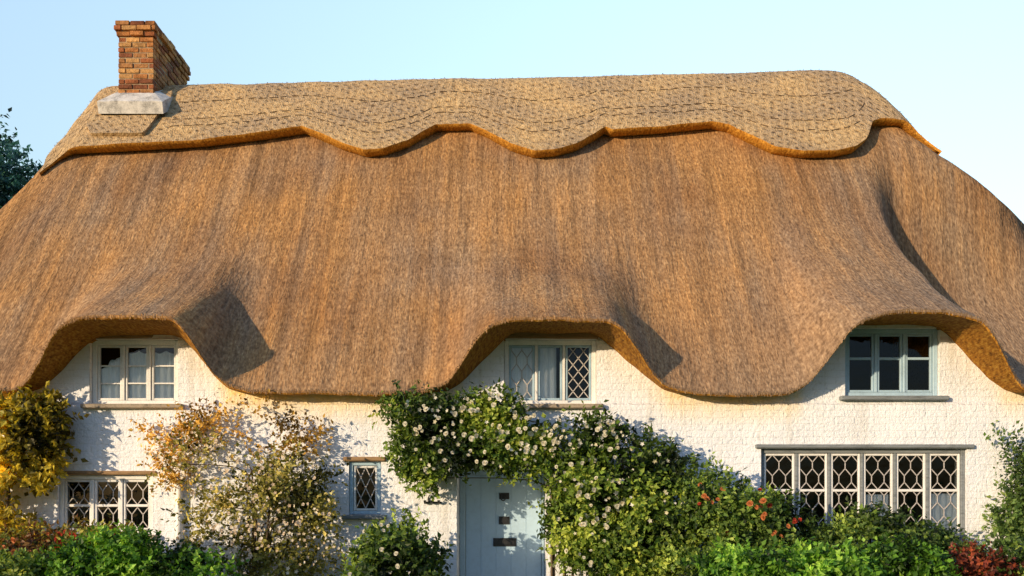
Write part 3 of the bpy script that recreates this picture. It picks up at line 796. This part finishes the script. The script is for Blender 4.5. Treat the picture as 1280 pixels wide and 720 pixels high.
# ------------------------------------------------------------------ door
dx0, dx1, dz1 = wx(571), wx(683), wz(586)
DY = 0.50
fr = MB()
fr.box(dx0 + .003, dx0 + .075, DY - .03, DY + .08, 0.02, dz1 - .003, 0, bev=.01); fr.box(dx1 - .04, dx1 - .003, DY - .03, DY + .08, 0.02, dz1 - .003, 0, bev=.01)  # left post widened to stand in for the shade strip of the reveal
fr.box(dx0 + .076, dx1 - .041, DY - .028, DY + .078, dz1 - .06, dz1 - .003, 0, bev=.01)
fr.build('door_frame', M['bluegrey'], cottage)
dm = MB(); q0, q1 = dx0 + .078, dx1 - .043; nb = 5
for i_ in range(nb):
    a = q0 + (q1 - q0) * i_ / nb; b = q0 + (q1 - q0) * (i_ + 1) / nb
    dm.box(a + .0012, b - .0012, DY, DY + .04, .03, dz1 - .063, 0, bev=.0025)
dm.box(q0 + .003, q1 - .003, DY + .006, DY + .036, .034, dz1 - .066, 0)
door = dm.build('door', M['door'], cottage)
def dpx(px): return wx(px, DY)
def dpz(py): return wz(py, DY)
k_ = MB(); k_.box(dpx(624), dpx(636.5), DY - .012, DY - .001, dpz(624), dpz(616), 0, bev=.004)
th_ = np.linspace(math.pi * .05, math.pi * 1.95, 18)
k_.tube([(dpx(629) + .028 * math.sin(t), DY - .022, dpz(622) - .006 + .030 * math.cos(t)) for t in th_], 0.007, 6); k_.build('knocker', M['iron'], door)
k_ = MB(); k_.box(dpx(623.5), dpx(637), DY - .014, DY - .001, dpz(655.5), dpz(645.5), 0, bev=.004)
k_.box(dpx(626), dpx(634.5), DY - .020, DY - .0142, dpz(653), dpz(648), 0, bev=.002); k_.build('door_plate', M['iron'], door)
k_ = MB(); k_.box(dpx(616.5), dpx(645.5), DY - .012, DY - .001, dpz(683), dpz(672.5), 0, bev=.003)
k_.box(dpx(619), dpx(643), DY - .020, DY - .0122, dpz(680.5), dpz(675), 0, bev=.003); k_.build('letter_slot', M['iron'], door)
st_ = MB(); st_.box(dx0 - .08, dx1 + .08, -.22, .62, 0.0, .018, 0, bev=.006); st_.build('doorstep', M['stone'], cottage)

# iron bracket left of the door
bk = MB(); bx0, bz0 = wx(541), wz(628)
bk.box(bx0 - .10, bx0 + .10, -.024, -.002, bz0 - .012, bz0 + .010, 0, bev=.004)
for d_ in (-.085, -.005, .075):
    bk.tube([(bx0 + d_, -.02, bz0), (bx0 + d_, -.055, bz0 - .006), (bx0 + d_, -.075, bz0 + .004), (bx0 + d_, -.078, bz0 + .024)], [.016, .014, .013, .017], 8)
bk.tube([(bx0 - .045, -.016, bz0 + .01), (bx0 - .05, -.022, bz0 + .05), (bx0 - .035, -.03, bz0 + .085)], .008, 6)
b_o = bk.build('hook_rail', M['iron']); b_o['label'] = 'small black iron hook rail on white wall left of the blue door'; b_o['category'] = 'hook rail'
# downpipe
dp = MB(); X = wx(226); dp.tube([(X, -.07, 0.05), (X, -.07, .8), (X, -.07, wz(604)), (X - .01, -.055, wz(600)), (X - .03, .02, wz(597))], .042, 12)
for zz in (0.7, 1.45): dp.box(X - .056, X + .056, -.075, .0, zz, zz + .03, 0, bev=.005)
p_o = dp.build('downpipe', M['white'], cottage)

# ------------------------------------------------------------------ plants
def foliage(mb, blobs, sprigs, leaves, size, pal_, seed, spread=0.22, gap=-0.35, gapf=2.2, up=0.25, wall_y=-0.03, front=0.25, shell=0.42, twigmat=None, droop=0.0, noise_amp=0.35, curl=0.25, width=0.30):
    r_ = np.random.default_rng(seed)
    B = np.array([(*at(px, py, Y), rx * (Y + D0) / F, ry_, rz * (Y + D0) / F, w) for px, py, Y, rx, rz, ry_, w in blobs])
    wgt_ = (B[:, 3] * B[:, 5]) ** 1.0 * B[:, 6]; wgt_ /= wgt_.sum()
    over = int(sprigs * 2.2)
    b = r_.choice(len(B), over, p=wgt_); d = r_.normal(size=(over, 3)); d[:, 1] -= front; d /= np.linalg.norm(d, axis=1, keepdims=True)
    rad = r_.uniform(0, 1, over) ** shell
    P = B[b, :3] + d * B[b, 3:6] * rad[:, None]
    nz = pnoise(P, seed + 1, 3.1)
    P = B[b, :3] + d * B[b, 3:6] * (rad * (0.86 + noise_amp * nz * 0.5))[:, None]
    keep_ = pnoise(P, seed + 2, gapf) + 0.5 * pnoise(P, seed + 9, gapf * 2.7) > gap + r_.normal(0, .15, over)
    P, d, b = P[keep_][:sprigs], d[keep_][:sprigs], b[keep_][:sprigs]; S_ = len(P)
    P[:, 2] = np.maximum(P[:, 2], 0.03)
    sd = d * .7 + r_.normal(0, .55, (S_, 3)) + np.array([0, -.15, up]); sd /= np.linalg.norm(sd, axis=1, keepdims=True)
    L_ = spread * r_.uniform(.5, 1.3, S_)
    clump = np.clip(.5 + .45 * pnoise(P, seed + 3, 2.6) + r_.normal(0, .16, S_), 0, 1)
    k2 = leaves; t = (np.arange(k2) + .6) / k2
    LP = P[:, None] + sd[:, None] * (L_[:, None] * t[None])[:, :, None]
    LP[:, :, 2] -= droop * (t[None] ** 2) * L_[:, None]
    LP = LP.reshape(-1, 3); n = len(LP)
    ld = np.repeat(sd, k2, 0) * .45 + r_.normal(0, .6, (n, 3)) + np.array([0, -.12, -.08]); ld /= np.linalg.norm(ld, axis=1, keepdims=True)
    nn = np.repeat(d, k2, 0) * .8 + r_.normal(0, .45, (n, 3)) + np.array([-.15, -.25, .35]); s_ = np.cross(ld, nn); s_ /= np.linalg.norm(s_, axis=1, keepdims=True) + 1e-9
    nn = np.cross(s_, ld)
    ll = (size * r_.uniform(.6, 1.25, n))[:, None]; w_ = ll * width * r_.uniform(.85, 1.2, (n, 1))
    a0 = LP; a1 = LP + ld * ll * .38 + s_ * w_ + nn * w_ * curl; a2 = LP + ld * ll - nn * ll * .10; a3 = LP + ld * ll * .38 - s_ * w_ + nn * w_ * curl
    V = np.stack([a0, a1, a2, a3], 1)
    V[:, :, 1] = np.minimum(V[:, :, 1], wall_y) if wall_y is not None else V[:, :, 1]
    pal_ = np.array(pal_); ci = np.clip(np.repeat(clump, k2) + r_.normal(0, .13, n), 0, .999) * (len(pal_) - 1); i0 = ci.astype(int); f = (ci - i0)[:, None]
    C = pal_[i0] * (1 - f) + pal_[np.minimum(i0 + 1, len(pal_) - 1)] * f; C = C * r_.uniform(.65, 1.35, (n, 1)) * 1.45 * np.repeat(0.50 + 1.05 * clump, k2)[:, None]
    F4 = np.arange(n * 4).reshape(-1, 4)
    tri = np.concatenate([F4[:, [0, 1, 2]], F4[:, [0, 2, 3]]])
    mb.add(V.reshape(-1, 3), tri, 0, tint=np.repeat(C, 4, 0), smooth=False)
    return B, P, d

def petal_mesh(name, mat, layers, seed, cup=0.5):
    m = MB(); r_ = random.Random(seed)
    for (np_, R, tilt, z_) in layers:
        a0 = r_.uniform(0, 6.28)
        for i_ in range(np_):
            a = a0 + i_ * 2 * math.pi / np_ + r_.uniform(-.12, .12); ca, sa = math.cos(a), math.sin(a); R_ = R * r_.uniform(.88, 1.1)
            pts, uv = [], []
            for (u, w, c) in ((0.03, .12, 0), (.45, .42, .05), (.8, .46, .16), (1.0, .24, .20)):
                for sgn in (-1, 0, 1):
                    rx = u * math.cos(tilt); rz = u * math.sin(tilt) + c * cup - (0.05 if sgn == 0 else 0)
                    pts.append(((rx * ca - sgn * w * sa) * R_, (rx * sa + sgn * w * ca) * R_, rz * R_ + z_)); uv.append((u, .5))
            f = [(j * 3 + i, j * 3 + i + 1, j * 3 + i + 4, j * 3 + i + 3) for j in range(3) for i in range(2)]
            m.add(pts, f, 0, uv)
    me = m.build(name, mat).data
    o = bpy.data.objects[-1] if False else None
    return me
def blossom_source(name, mat, layers, seed, cup=.5):
    me = petal_mesh(name, mat, layers, seed, cup)
    for ob in [ob for ob in col.objects if ob.data == me]: bpy.data.objects.remove(ob)
    return me
BL = dict(
    white=[blossom_source('white_blossom', M['pet_white'], [(6, .042, .25, 0), (5, .030, .7, .006), (4, .018, 1.1, .010)], s_) for s_ in (1, 2, 3)],
    blush=[blossom_source('blush_blossom', M['pet_blush'], [(5, .032, .3, 0), (4, .02, .9, .004)], s_) for s_ in (4, 5)],
    red=[blossom_source('red_blossom', M['pet_red'], [(6, .045, .3, 0), (5, .034, .8, .006), (4, .02, 1.2, .01)], s_) for s_ in (6, 7)],
    coral=[blossom_source('coral_blossom', M['pet_coral'], [(6, .050, .3, 0), (5, .038, .8, .006), (4, .022, 1.2, .01)], s_) for s_ in (8, 9)])

def blossoms(parent, origin, kind, pts, r_, scale=(0.8, 1.25), name='blossom'):
    for p in pts:
        me = r_.choice(BL[kind]); o = bpy.data.objects.new(name, me); col.objects.link(o); o.parent = parent
        o.location = (p[0] - origin[0], p[1] - origin[1], p[2] - origin[2])
        v = Vector((r_.gauss(-.15, .45), -1 + r_.gauss(0, .2), r_.gauss(.25, .4)))
        o.rotation_euler = v.to_track_quat('Z', 'Y').to_euler(); s_ = r_.uniform(*scale); o.scale = (s_, s_, s_)

def front_points(B, blob_ids, n, r_, wall_y=-.06, out=1.0, cl=0.10):
    """blossom places on the outer face of the leaf mass, in loose trusses"""
    res = []; wts = [B[i][3] * B[i][5] for i in blob_ids]
    while len(res) < n:
        i = r_.choices(blob_ids, wts)[0]; b = B[i]
        a = r_.uniform(0, 6.28); q_ = math.sqrt(r_.random()) * .95
        c = np.array([b[0] + math.cos(a) * q_ * b[3], 0, b[2] + math.sin(a) * q_ * b[5]])
        for _ in range(r_.choice((1, 1, 2, 3, 4))):
            x = c[0] + r_.gauss(0, cl); z_ = c[2] + r_.gauss(0, cl * .8); u = ((x - b[0]) / b[3]) ** 2 + ((z_ - b[2]) / b[5]) ** 2
            if u > 1: continue
            res.append((x, min(b[1] - b[4] * math.sqrt(1 - u) * out - .06 - r_.uniform(0, .06), wall_y), z_))
    return res[:n]

def stems(mb, base, B, n, r_, rad=.016):
    for i_ in range(n):
        b = B[r_.randrange(len(B))]; s = np.array([base[0] + r_.uniform(-.12, .12), base[1] + r_.uniform(-.05, .05), 0.0])
        e = np.array([b[0] + r_.uniform(-.5, .5) * b[3], min(b[1] + r_.uniform(-.1, .2), -.05), b[2] + r_.uniform(-.2, .5) * b[5]])
        ts = np.linspace(0, 1, 9); mid = np.array([r_.uniform(-.12, .12), r_.uniform(-.06, .0), 0])
        pts = [np.array([s[0] + (e[0] - s[0]) * t ** 5, s[1] + (e[1] - s[1]) * t, s[2] + (e[2] - s[2]) * (1 - (1 - t) ** 3)]) + mid * math.sin(t * 3.14) for t in ts]
        for p in pts: p[1] = min(p[1], -.03)
        mb.tube(pts, np.linspace(rad, rad * .3, 9), 6)

def plant(name, label, cat, base, blobs, sprigs, leaves, size, pal_, seed, leafmat='leaf', nst=6, group=None, flowers=(), extra=(), **kw):
    o = empty(name, (base[0], base[1], 0), label, cat, group); org = (base[0], base[1], 0)
    m = MB(); B, P, d = foliage(m, blobs, sprigs, leaves, size, pal_, seed, **kw)
    for (bl, sp, lv, sz, pl, sd_, kw2) in extra: foliage(m, bl, sp, lv, sz, pl, sd_, **kw2)
    m.build('foliage', M[leafmat], o, org, use_tint=True)
    r_ = random.Random(seed); s_ = MB(); stems(s_, base, B, nst, r_); s_.build('stems', M['bark'], o, org)
    for (kind, ids, n, kw2) in flowers:
        blossoms(o, org, kind, front_points(B, ids, n, r_, **{k: v for k, v in kw2.items() if k in ('out', 'cl')}), r_, kw2.get('scale', (.8, 1.25)))
    return o, B

G_ROSE = [(0.012, 0.024, 0.005), (0.036, 0.070, 0.010), (0.070, 0.120, 0.016), (0.125, 0.18, 0.026), (0.23, 0.26, 0.045)]
G_GOLD = [(0.035, 0.030, 0.005), (0.12, 0.100, 0.012), (0.26, 0.215, 0.022), (0.42, 0.34, 0.038), (0.58, 0.48, 0.08)]
G_TAN = [(0.035, 0.038, 0.008), (0.085, 0.088, 0.018), (0.15, 0.145, 0.03), (0.25, 0.215, 0.055), (0.36, 0.30, 0.10)]
G_BRIGHT = [(0.010, 0.028, 0.005), (0.030, 0.080, 0.008), (0.060, 0.145, 0.012), (0.11, 0.22, 0.022), (0.22, 0.33, 0.05)]
G_DARK = [(0.012, 0.026, 0.007), (0.030, 0.058, 0.014), (0.055, 0.10, 0.022), (0.09, 0.145, 0.035), (0.15, 0.20, 0.06)]
G_RUST = [(0.06, 0.018, 0.010), (0.14, 0.038, 0.016), (0.26, 0.065, 0.022), (0.20, 0.10, 0.03), (0.12, 0.13, 0.03)]
G_MID = [(0.012, 0.026, 0.006), (0.034, 0.066, 0.012), (0.07, 0.120, 0.020), (0.13, 0.19, 0.034), (0.23, 0.28, 0.06)]

# golden climber at the left edge
plant('climbing_shrub', 'golden leafy climber covering the wall at the far left edge', 'climber', (wx(10), -.25),
      [(42, 522, -.2, 52, 30, .17, 1), (5, 545, -.3, 60, 50, .18, 1), (45, 560, -.2, 42, 38, .17, 1), (18, 605, -.3, 48, 40, .18, 1), (-70, 580, -.3, 70, 85, .2, .8), (10, 680, -.3, 45, 60, .28, .7)],
      1500, 7, .085, G_GOLD, 100, gap=-.45, spread=.2, up=.1, nst=7)
# big tan rambling rose
tanblobs = [(345, 640, -.5, 80, 55, .42, 1.25), (350, 705, -.55, 84, 60, .45, 1.2), (300, 590, -.35, 80, 45, .3, .8), (370, 600, -.35, 55, 40, .3, .9), (270, 660, -.45, 45, 60, .32, .7),
            (400, 655, -.4, 26, 48, .3, 1.0), (340, 800, -.5, 90, 80, .45, .8), (235, 565, -.25, 50, 32, .16, .5), (195, 585, -.2, 28, 18, .12, .35)]
o_tan, Bt = plant('rambling_rose', 'sprawling tan rambling rose full of tiny blush blossoms left of small window', 'rose bush', (wx(335), -.4), tanblobs,
      1650, 7, .056, G_TAN, 120, leafmat='leaf_dull', gap=-.30, spread=.24, nst=12, noise_amp=.5,
      extra=(([(320, 513, -.16, 62, 16, .07, 1), (265, 530, -.16, 50, 20, .07, 1), (215, 545, -.16, 45, 18, .07, 1), (350, 545, -.2, 60, 26, .1, 1), (210, 585, -.16, 30, 34, .08, 1.1)], 330, 6, .055,
              [(0.12, 0.075, 0.016), (0.26, 0.155, 0.03), (0.42, 0.25, 0.05), (0.50, 0.34, 0.10)], 121, dict(gap=-.05, spread=.26, gapf=3)),),
      flowers=(('blush', [0, 1, 2, 3, 4], 95, dict(scale=(.45, .8), cl=.12)),))
# many more tiny blossoms past the hundred that read singly
mb = MB(); rs = random.Random(77)
def sprinkle(B, ids, n, rs, size, cols, out, shell=.6):
    m = MB(); r_ = np.random.default_rng(rs.randrange(9999))
    for p in front_points(B, ids, n, rs, out=out, cl=.12):
        a0 = rs.uniform(0, 6.28); c = np.array(rs.choice(cols)) * rs.uniform(.8, 1.1); ax = Vector((rs.gauss(0, .5), -1, rs.gauss(.2, .4))).to_track_quat('Z', 'Y')
        v = [Vector(p)]; R_ = size * rs.uniform(.7, 1.3)
        for i_ in range(10):
            a = a0 + i_ * math.pi / 5; rr_ = R_ if i_ % 2 == 0 else R_ * .55
            v.append(Vector(p) + ax @ Vector((math.cos(a) * rr_, math.sin(a) * rr_, .25 * rr_)))
        m.add([tuple(q_) for q_ in v], [(0, 1 + i_, 1 + (i_ + 1) % 10) for i_ in range(10)], 0, tint=c, smooth=False)
    return m
sp = sprinkle(Bt, [0, 1, 2, 3, 4, 7], 330, rs, .020, [(0.72, .60, .42), (.66, .50, .33), (.78, .70, .55)], .95)
so = sp.build('tiny_blossoms', M['leaf_dull'], o_tan, (wx(335), -.4, 0), use_tint=True); so['kind'] = 'stuff'

# white climbing rose over the door
archblobs = [(550, 523, -.34, 62, 30, .30, 1), (610, 522, -.34, 52, 30, .30, 1), (512, 560, -.28, 26, 42, .22, .9), (560, 566, -.36, 55, 30, .32, 1), (620, 560, -.40, 55, 30, .36, 1), (668, 560, -.36, 34, 30, .30, .9),
             (530, 596, -.28, 26, 20, .2, .8), (650, 545, -.36, 40, 28, .3, .9)]
o_a, Ba = plant('climbing_rose', 'white flowering climbing rose arching over the blue door', 'climbing rose', (wx(700), -.30), archblobs,
      2300, 7, .062, G_ROSE, 140, gap=-.55, spread=.17, nst=5, noise_amp=.45,
      extra=(([(503, 505, -.25, 22, 12, .12, 1), (487, 512, -.2, 14, 10, .08, .7), (518, 625, -.2, 10, 14, .08, .8), (640, 592, -.42, 16, 8, .1, .7)], 120, 6, .06, G_ROSE, 141, dict(gap=-.6, spread=.2)),),
      flowers=(('white', [0, 1, 3, 4, 5, 7], 98, dict(scale=(.42, .80), cl=.075)),))
# right-hand white rose mass
rblobs = [(735, 552, -.38, 62, 32, .32, 1), (790, 575, -.40, 52, 42, .34, 1), (735, 605, -.46, 52, 50, .36, 1), (800, 630, -.5, 60, 55, .40, 1), (725, 675, -.5, 44, 55, .38, 1), (785, 695, -.55, 70, 55, .42, 1),
          (838, 590, -.38, 26, 30, .28, .8), (850, 650, -.5, 40, 50, .36, .9), (765, 790, -.5, 85, 70, .42, .8), (700, 640, -.4, 22, 40, .25, .8)]
o_r, Br = plant('climbing_rose', 'tall dense white rose bush against the wall right of the blue door', 'climbing rose', (wx(765), -.35), rblobs,
      4300, 7, .064, G_ROSE, 160, gap=-.6, spread=.18, nst=9, noise_amp=.45, flowers=(('white', [0, 2, 4, 0, 2], 98, dict(scale=(.42, .80), cl=.075)), ))
for B_, ids_, own, org_, n_ in ((Ba, [0, 1, 3, 4, 5, 7], o_a, (wx(700), -.30, 0), 60), (Br, [0, 2, 4, 0, 1, 3], o_r, (wx(765), -.35, 0), 70)):
    q_ = sprinkle(B_, ids_, n_, rs, .024, [(.74, .70, .55), (.70, .64, .42), (.78, .74, .62)], 1.0).build('tiny_blossoms', M['leaf_dull'], own, org_, use_tint=True); q_['kind'] = 'stuff'
# shrub left of the door
plant('garden_shrub', 'rounded dark green shrub under the small window left of the door', 'shrub', (wx(488, -.8), -.8),
      [(490, 690, -.8, 52, 40, .42, 1), (470, 712, -.85, 46, 36, .4, 1), (525, 705, -.8, 32, 34, .34, 1), (490, 790, -.8, 66, 70, .46, .8), (505, 660, -.7, 24, 18, .2, .6)],
      1500, 7, .07, G_MID, 180, gap=-.6, spread=.17, flowers=(('white', [0, 1], 14, dict(scale=(.35, .6))),))
# bottom-left border
plant('low_hedge', 'bright green clipped bush in the lower left corner, red flowers behind', 'bush', (wx(180, -1.6), -1.6),
      [(180, 706, -1.6, 88, 38, .5, 1), (105, 712, -1.6, 60, 34, .45, 1), (240, 720, -1.6, 55, 34, .42, 1), (150, 690, -1.6, 52, 24, .36, 1), (170, 800, -1.6, 120, 80, .5, .6)],
      3000, 7, .058, G_BRIGHT, 200, gap=-.45, gapf=3.2, spread=.13, up=.35, noise_amp=.5)
plant('flowering_border_plant', 'low rust and green plant with red flowers under the lower left window', 'flower plant', (wx(70, -1.0), -1.0),
      [(50, 688, -1.0, 66, 26, .34, 1), (125, 676, -1.0, 58, 16, .28, 1), (10, 700, -1.0, 50, 30, .34, 1), (70, 780, -1.0, 110, 70, .35, .5)],
      1300, 6, .062, [(0.05, .022, .01), (.13, .045, .016), (.14, .09, .02), (.09, .12, .02), (.20, .18, .04)], 220, gap=-.6, spread=.15,
      flowers=(('red', [1], 34, dict(scale=(.5, .85))), ('coral', [0], 14, dict(scale=(.4, .7)))))
plant('low_shrub', 'yellow green low shrub at the bottom left edge before the hedge', 'shrub', (wx(15, -1.8), -1.8),
      [(18, 716, -1.8, 48, 26, .35, 1), (-40, 712, -1.8, 50, 30, .4, 1), (15, 790, -1.8, 60, 60, .4, .6)], 1100, 7, .055, G_MID[1:] + [(.30, .30, .06)], 230, gap=-.7, spread=.13)
# right-hand border
plant('rose_bush', 'leafy rose bush with orange and red blooms left of the wide window', 'rose bush', (wx(915, -.9), -.9),
      [(905, 632, -.8, 52, 38, .36, 1), (955, 645, -.8, 44, 34, .34, 1), (880, 685, -.9, 56, 44, .4, 1), (950, 690, -.9, 60, 36, .38, 1), (995, 660, -.75, 26, 22, .25, .8), (870, 600, -.6, 22, 20, .2, .7), (920, 790, -.9, 90, 80, .42, .7)],
      2600, 7, .062, G_MID, 250, gap=-.6, spread=.2, noise_amp=.5, flowers=(('coral', [0, 1, 2], 17, dict(scale=(.42, .8), cl=.07)), ('red', [0, 1, 4], 8, dict(scale=(.45, .8), cl=.06))))
plant('garden_shrub', 'olive green bushy shrub hiding the middle of the wide window base', 'shrub', (wx(1085, -.8), -.8),
      [(1085, 668, -.75, 58, 30, .34, 1), (1045, 690, -.8, 50, 34, .34, 1), (1120, 690, -.8, 54, 34, .36, 1), (1085, 780, -.8, 95, 70, .4, .7)], 2000, 7, .058, G_MID, 270, gap=-.6, spread=.18)
plant('garden_shrub', 'dark green shrub below the right end of the wide window', 'shrub', (wx(1168, -.6), -.6),
      [(1165, 684, -.55, 44, 26, .28, 1), (1190, 700, -.6, 36, 26, .28, 1), (1170, 780, -.6, 60, 70, .32, .7)], 1100, 7, .056, G_DARK, 280, gap=-.6, spread=.16)
plant('low_hedge', 'bright green low bush at the bottom below the rose with orange blooms', 'bush', (wx(930, -1.7), -1.7),
      [(905, 714, -1.7, 48, 26, .38, 1), (955, 706, -1.7, 44, 28, .38, 1), (1010, 712, -1.7, 42, 28, .36, 1), (945, 800, -1.7, 95, 80, .42, .6)], 2000, 7, .062, G_BRIGHT, 300, gap=-.4, gapf=3.2, spread=.14, up=.35, noise_amp=.55)
plant('low_hedge', 'bright green low bush at the bottom before the olive shrub', 'bush', (wx(1090, -1.7), -1.7),
      [(1065, 714, -1.7, 46, 26, .36, 1), (1120, 704, -1.7, 40, 30, .36, 1), (1145, 716, -1.7, 32, 26, .32, 1), (1095, 800, -1.7, 85, 80, .4, .6)], 1900, 7, .062, G_BRIGHT, 310, gap=-.4, gapf=3.2, spread=.14, up=.35, noise_amp=.55)
plant('wall_shrub', 'dark green twiggy shrub climbing at the right edge of the wall', 'shrub', (wx(1265), -.3),
      [(1262, 665, -.4, 36, 34, .3, 1), (1286, 625, -.35, 28, 42, .26, 1), (1312, 600, -.35, 36, 80, .3, 1), (1265, 690, -.45, 46, 40, .32, 1), (1270, 780, -.4, 60, 80, .34, .7)], 1900, 7, .058, G_DARK, 330, gap=-.5, spread=.18, noise_amp=.5,
      extra=(([(1246, 545, -.12, 16, 6, .05, 1), (1262, 560, -.14, 16, 18, .06, 1.1), (1274, 575, -.2, 12, 26, .1, 1.2)], 60, 5, .05, G_DARK, 331, dict(gap=-.6, spread=.18)),))
plant('bronze_leaf_plant', 'low red and green leaved plant in the lower right corner', 'flower plant', (wx(1212, -1.5), -1.5),
      [(1210, 708, -1.5, 40, 20, .3, 1), (1240, 712, -1.5, 30, 20, .28, .9), (1215, 790, -1.5, 55, 70, .3, .5)], 900, 7, .052, [(.05, .10, .016), (.035, .016, .01), (.12, .028, .014), (.20, .042, .02), (.27, .07, .025)], 350, gap=-.7, spread=.12)
plant('low_shrub', 'small olive shrub at the right corner beside the bronze plant', 'shrub', (wx(1275, -1.5), -1.5),
      [(1275, 710, -1.5, 26, 22, .28, 1), (1310, 700, -1.5, 36, 34, .3, 1), (1285, 790, -1.5, 45, 70, .3, .6)], 900, 7, .052, G_MID, 360, gap=-.7, spread=.14)

# tree behind the left gable
def tree(px, Y, label, blobs, sprigs, seed, pal_):
    X = wx(px, Y); o = empty('garden_tree', (X, Y, 0), label, 'tree'); r_ = random.Random(seed)
    m = MB(); B, P, d = foliage(m, blobs, sprigs, 8, .12, pal_, seed, gap=-.30, gapf=.9, spread=.5, wall_y=None, front=0, shell=.5, up=.15)
    m.build('crown', M['leaf'], o, (X, Y, 0), use_tint=True)
    t = MB(); t.tube([(X, Y, 0), (X + .05, Y, 1.5), (X - .05, Y + .05, 3.2), (X + .1, Y, 5.2), (X + .15, Y, 7.4)], [.32, .24, .2, .13, .05], 10)
    for b in B:
        z0 = r_.uniform(2.4, 4.6); s = np.array([X, Y, z0]); e = b[:3] + np.array([0, 0, b[5] * .3])
        t.tube([s * (1 - k) + e * k + np.array([0, 0, .5 * math.sin(k * 3.14)]) for k in np.linspace(0, 1, 7)], np.linspace(.10, .025, 7), 6)
    t.build('trunk', M['bark'], o, (X, Y, 0))
tree(-60, 9, 'dark blue green tree rising behind the left end of the thatch',
     [(-28, 205, 9, 62, 50, 1.2, 1.2), (0, 250, 9, 36, 46, 1.0, 1), (-70, 260, 9, 80, 70, 1.4, 1), (-15, 300, 9, 55, 60, 1.1, 1), (-90, 330, 9, 90, 80, 1.4, 1), (-20, 172, 9, 26, 30, .6, .8)], 5200, 400,
     [(0.014, .045, .048), (.03, .085, .085), (.05, .13, .12), (.08, .17, .15)])

# ------------------------------------------------------------------ ground
def sheet(name, x0, x1, y0, y1, z_, mat, n=2):
    m = MB(); X_, Y_ = np.meshgrid(np.linspace(x0, x1, n), np.linspace(y0, y1, n)); m.grid(np.stack([X_, Y_, 0 * X_ + z_], -1), flip=True)
    return structure(m.build(name, mat))
sheet('ground', -600, 600, -600, 600, -0.006, M['grass'])
sheet('flower_bed', -7.2, dx0 - .25, -2.4, -.02, 0.0, M['soil'])
sheet('flower_bed', dx1 + .1, 7.3, -2.4, -.02, 0.0, M['soil'])
pm = MB(); r = random.Random(9); yy = -0.25
while yy > -14:
    h_ = r.uniform(.45, .7)
    pm.box(dx0 - .1, (dx0 + dx1) / 2 + r.uniform(-.15, .15), yy - h_, yy - .015, -.05, .012 + r.uniform(0, .006), 0, bev=.01)
    pm.box((dx0 + dx1) / 2 + .17, dx1 + .05, yy - h_, yy - .015, -.05, .012 + r.uniform(0, .006), 0, bev=.01); yy -= h_
structure(pm.build('garden_path', M['stone']))

# ------------------------------------------------------------------ light, sky, camera
world = bpy.data.worlds.new('World'); scene.world = world; world.use_nodes = True
t = world.node_tree; t.nodes.clear(); k = N(t)
sky = k.n('ShaderNodeTexSky', sky_type='NISHITA'); sky.sun_disc = False
el = math.asin(SUN.z); az = math.atan2(SUN.x, SUN.y)
sky.sun_elevation = el; sky.sun_rotation = az; sky.altitude = 0; sky.air_density = 1.0; sky.dust_density = 0.6; sky.ozone_density = 1.2
bg = k.n('ShaderNodeBackground'); bg.inputs[1].default_value = 0.15
wo = k.n('ShaderNodeOutputWorld'); 
# added sky gain: brighter behind the house, dimmed behind the camera to cut fill
dirv = k.n('ShaderNodeTexCoord').outputs['Generated']; sp_ = k.n('ShaderNodeSeparateXYZ'); k.l(dirv, sp_.inputs[0])
gain_dir = k.math('ADD', k.math('MULTIPLY', sp_.outputs[1], 0.62), k.math('MULTIPLY', sp_.outputs[0], -0.05))
gcol = k.ramp(k.math('ADD', gain_dir, 0.35, True), [(0.0, (0.26, 0.30, 0.36)), (0.45, (0.40, 0.42, 0.44)), (0.98, (0.90, 0.87, 0.74))])
gain = k.mix(1.0, sky.outputs[0], gcol, 'MULTIPLY'); zz_ = k.math('ADD', k.math('MULTIPLY', sp_.outputs[2], 1.5), 0.23); cz_ = k.n('ShaderNodeCombineColor')
for q_ in range(3): k.l(zz_, cz_.inputs[q_])
gain = k.mix(1.0, gain, cz_.outputs[0], 'MULTIPLY'); gain = k.mix(1.0, gain, (5.7, 5.25, 5.25), 'MULTIPLY'); k.l(gain, bg.inputs[0]); k.l(bg.outputs[0], wo.inputs[0])

sl = bpy.data.lights.new('sun', 'SUN'); sl.energy = 5.0; sl.angle = math.radians(0.5); sl.color = (1.0, 0.77, 0.50)
so_ = bpy.data.objects.new('sun', sl); col.objects.link(so_); so_.rotation_euler = SUN.to_track_quat('Z', 'Y').to_euler(); so_.location = (-20, -20, 12)

cam = bpy.data.cameras.new('camera'); co = bpy.data.objects.new('camera', cam); col.objects.link(co)
co.location = (0, -D0, EYE); co.rotation_euler = (math.radians(90), 0, 0)
cam.sensor_width = 36; cam.lens = 36 * F / 1280; cam.shift_y = (HZ - 360) / 1280; cam.clip_end = 2000; cam.clip_start = .05
scene.camera = co
scene.view_settings.view_transform = 'Standard'; scene.view_settings.look = 'None'; scene.view_settings.exposure = 0
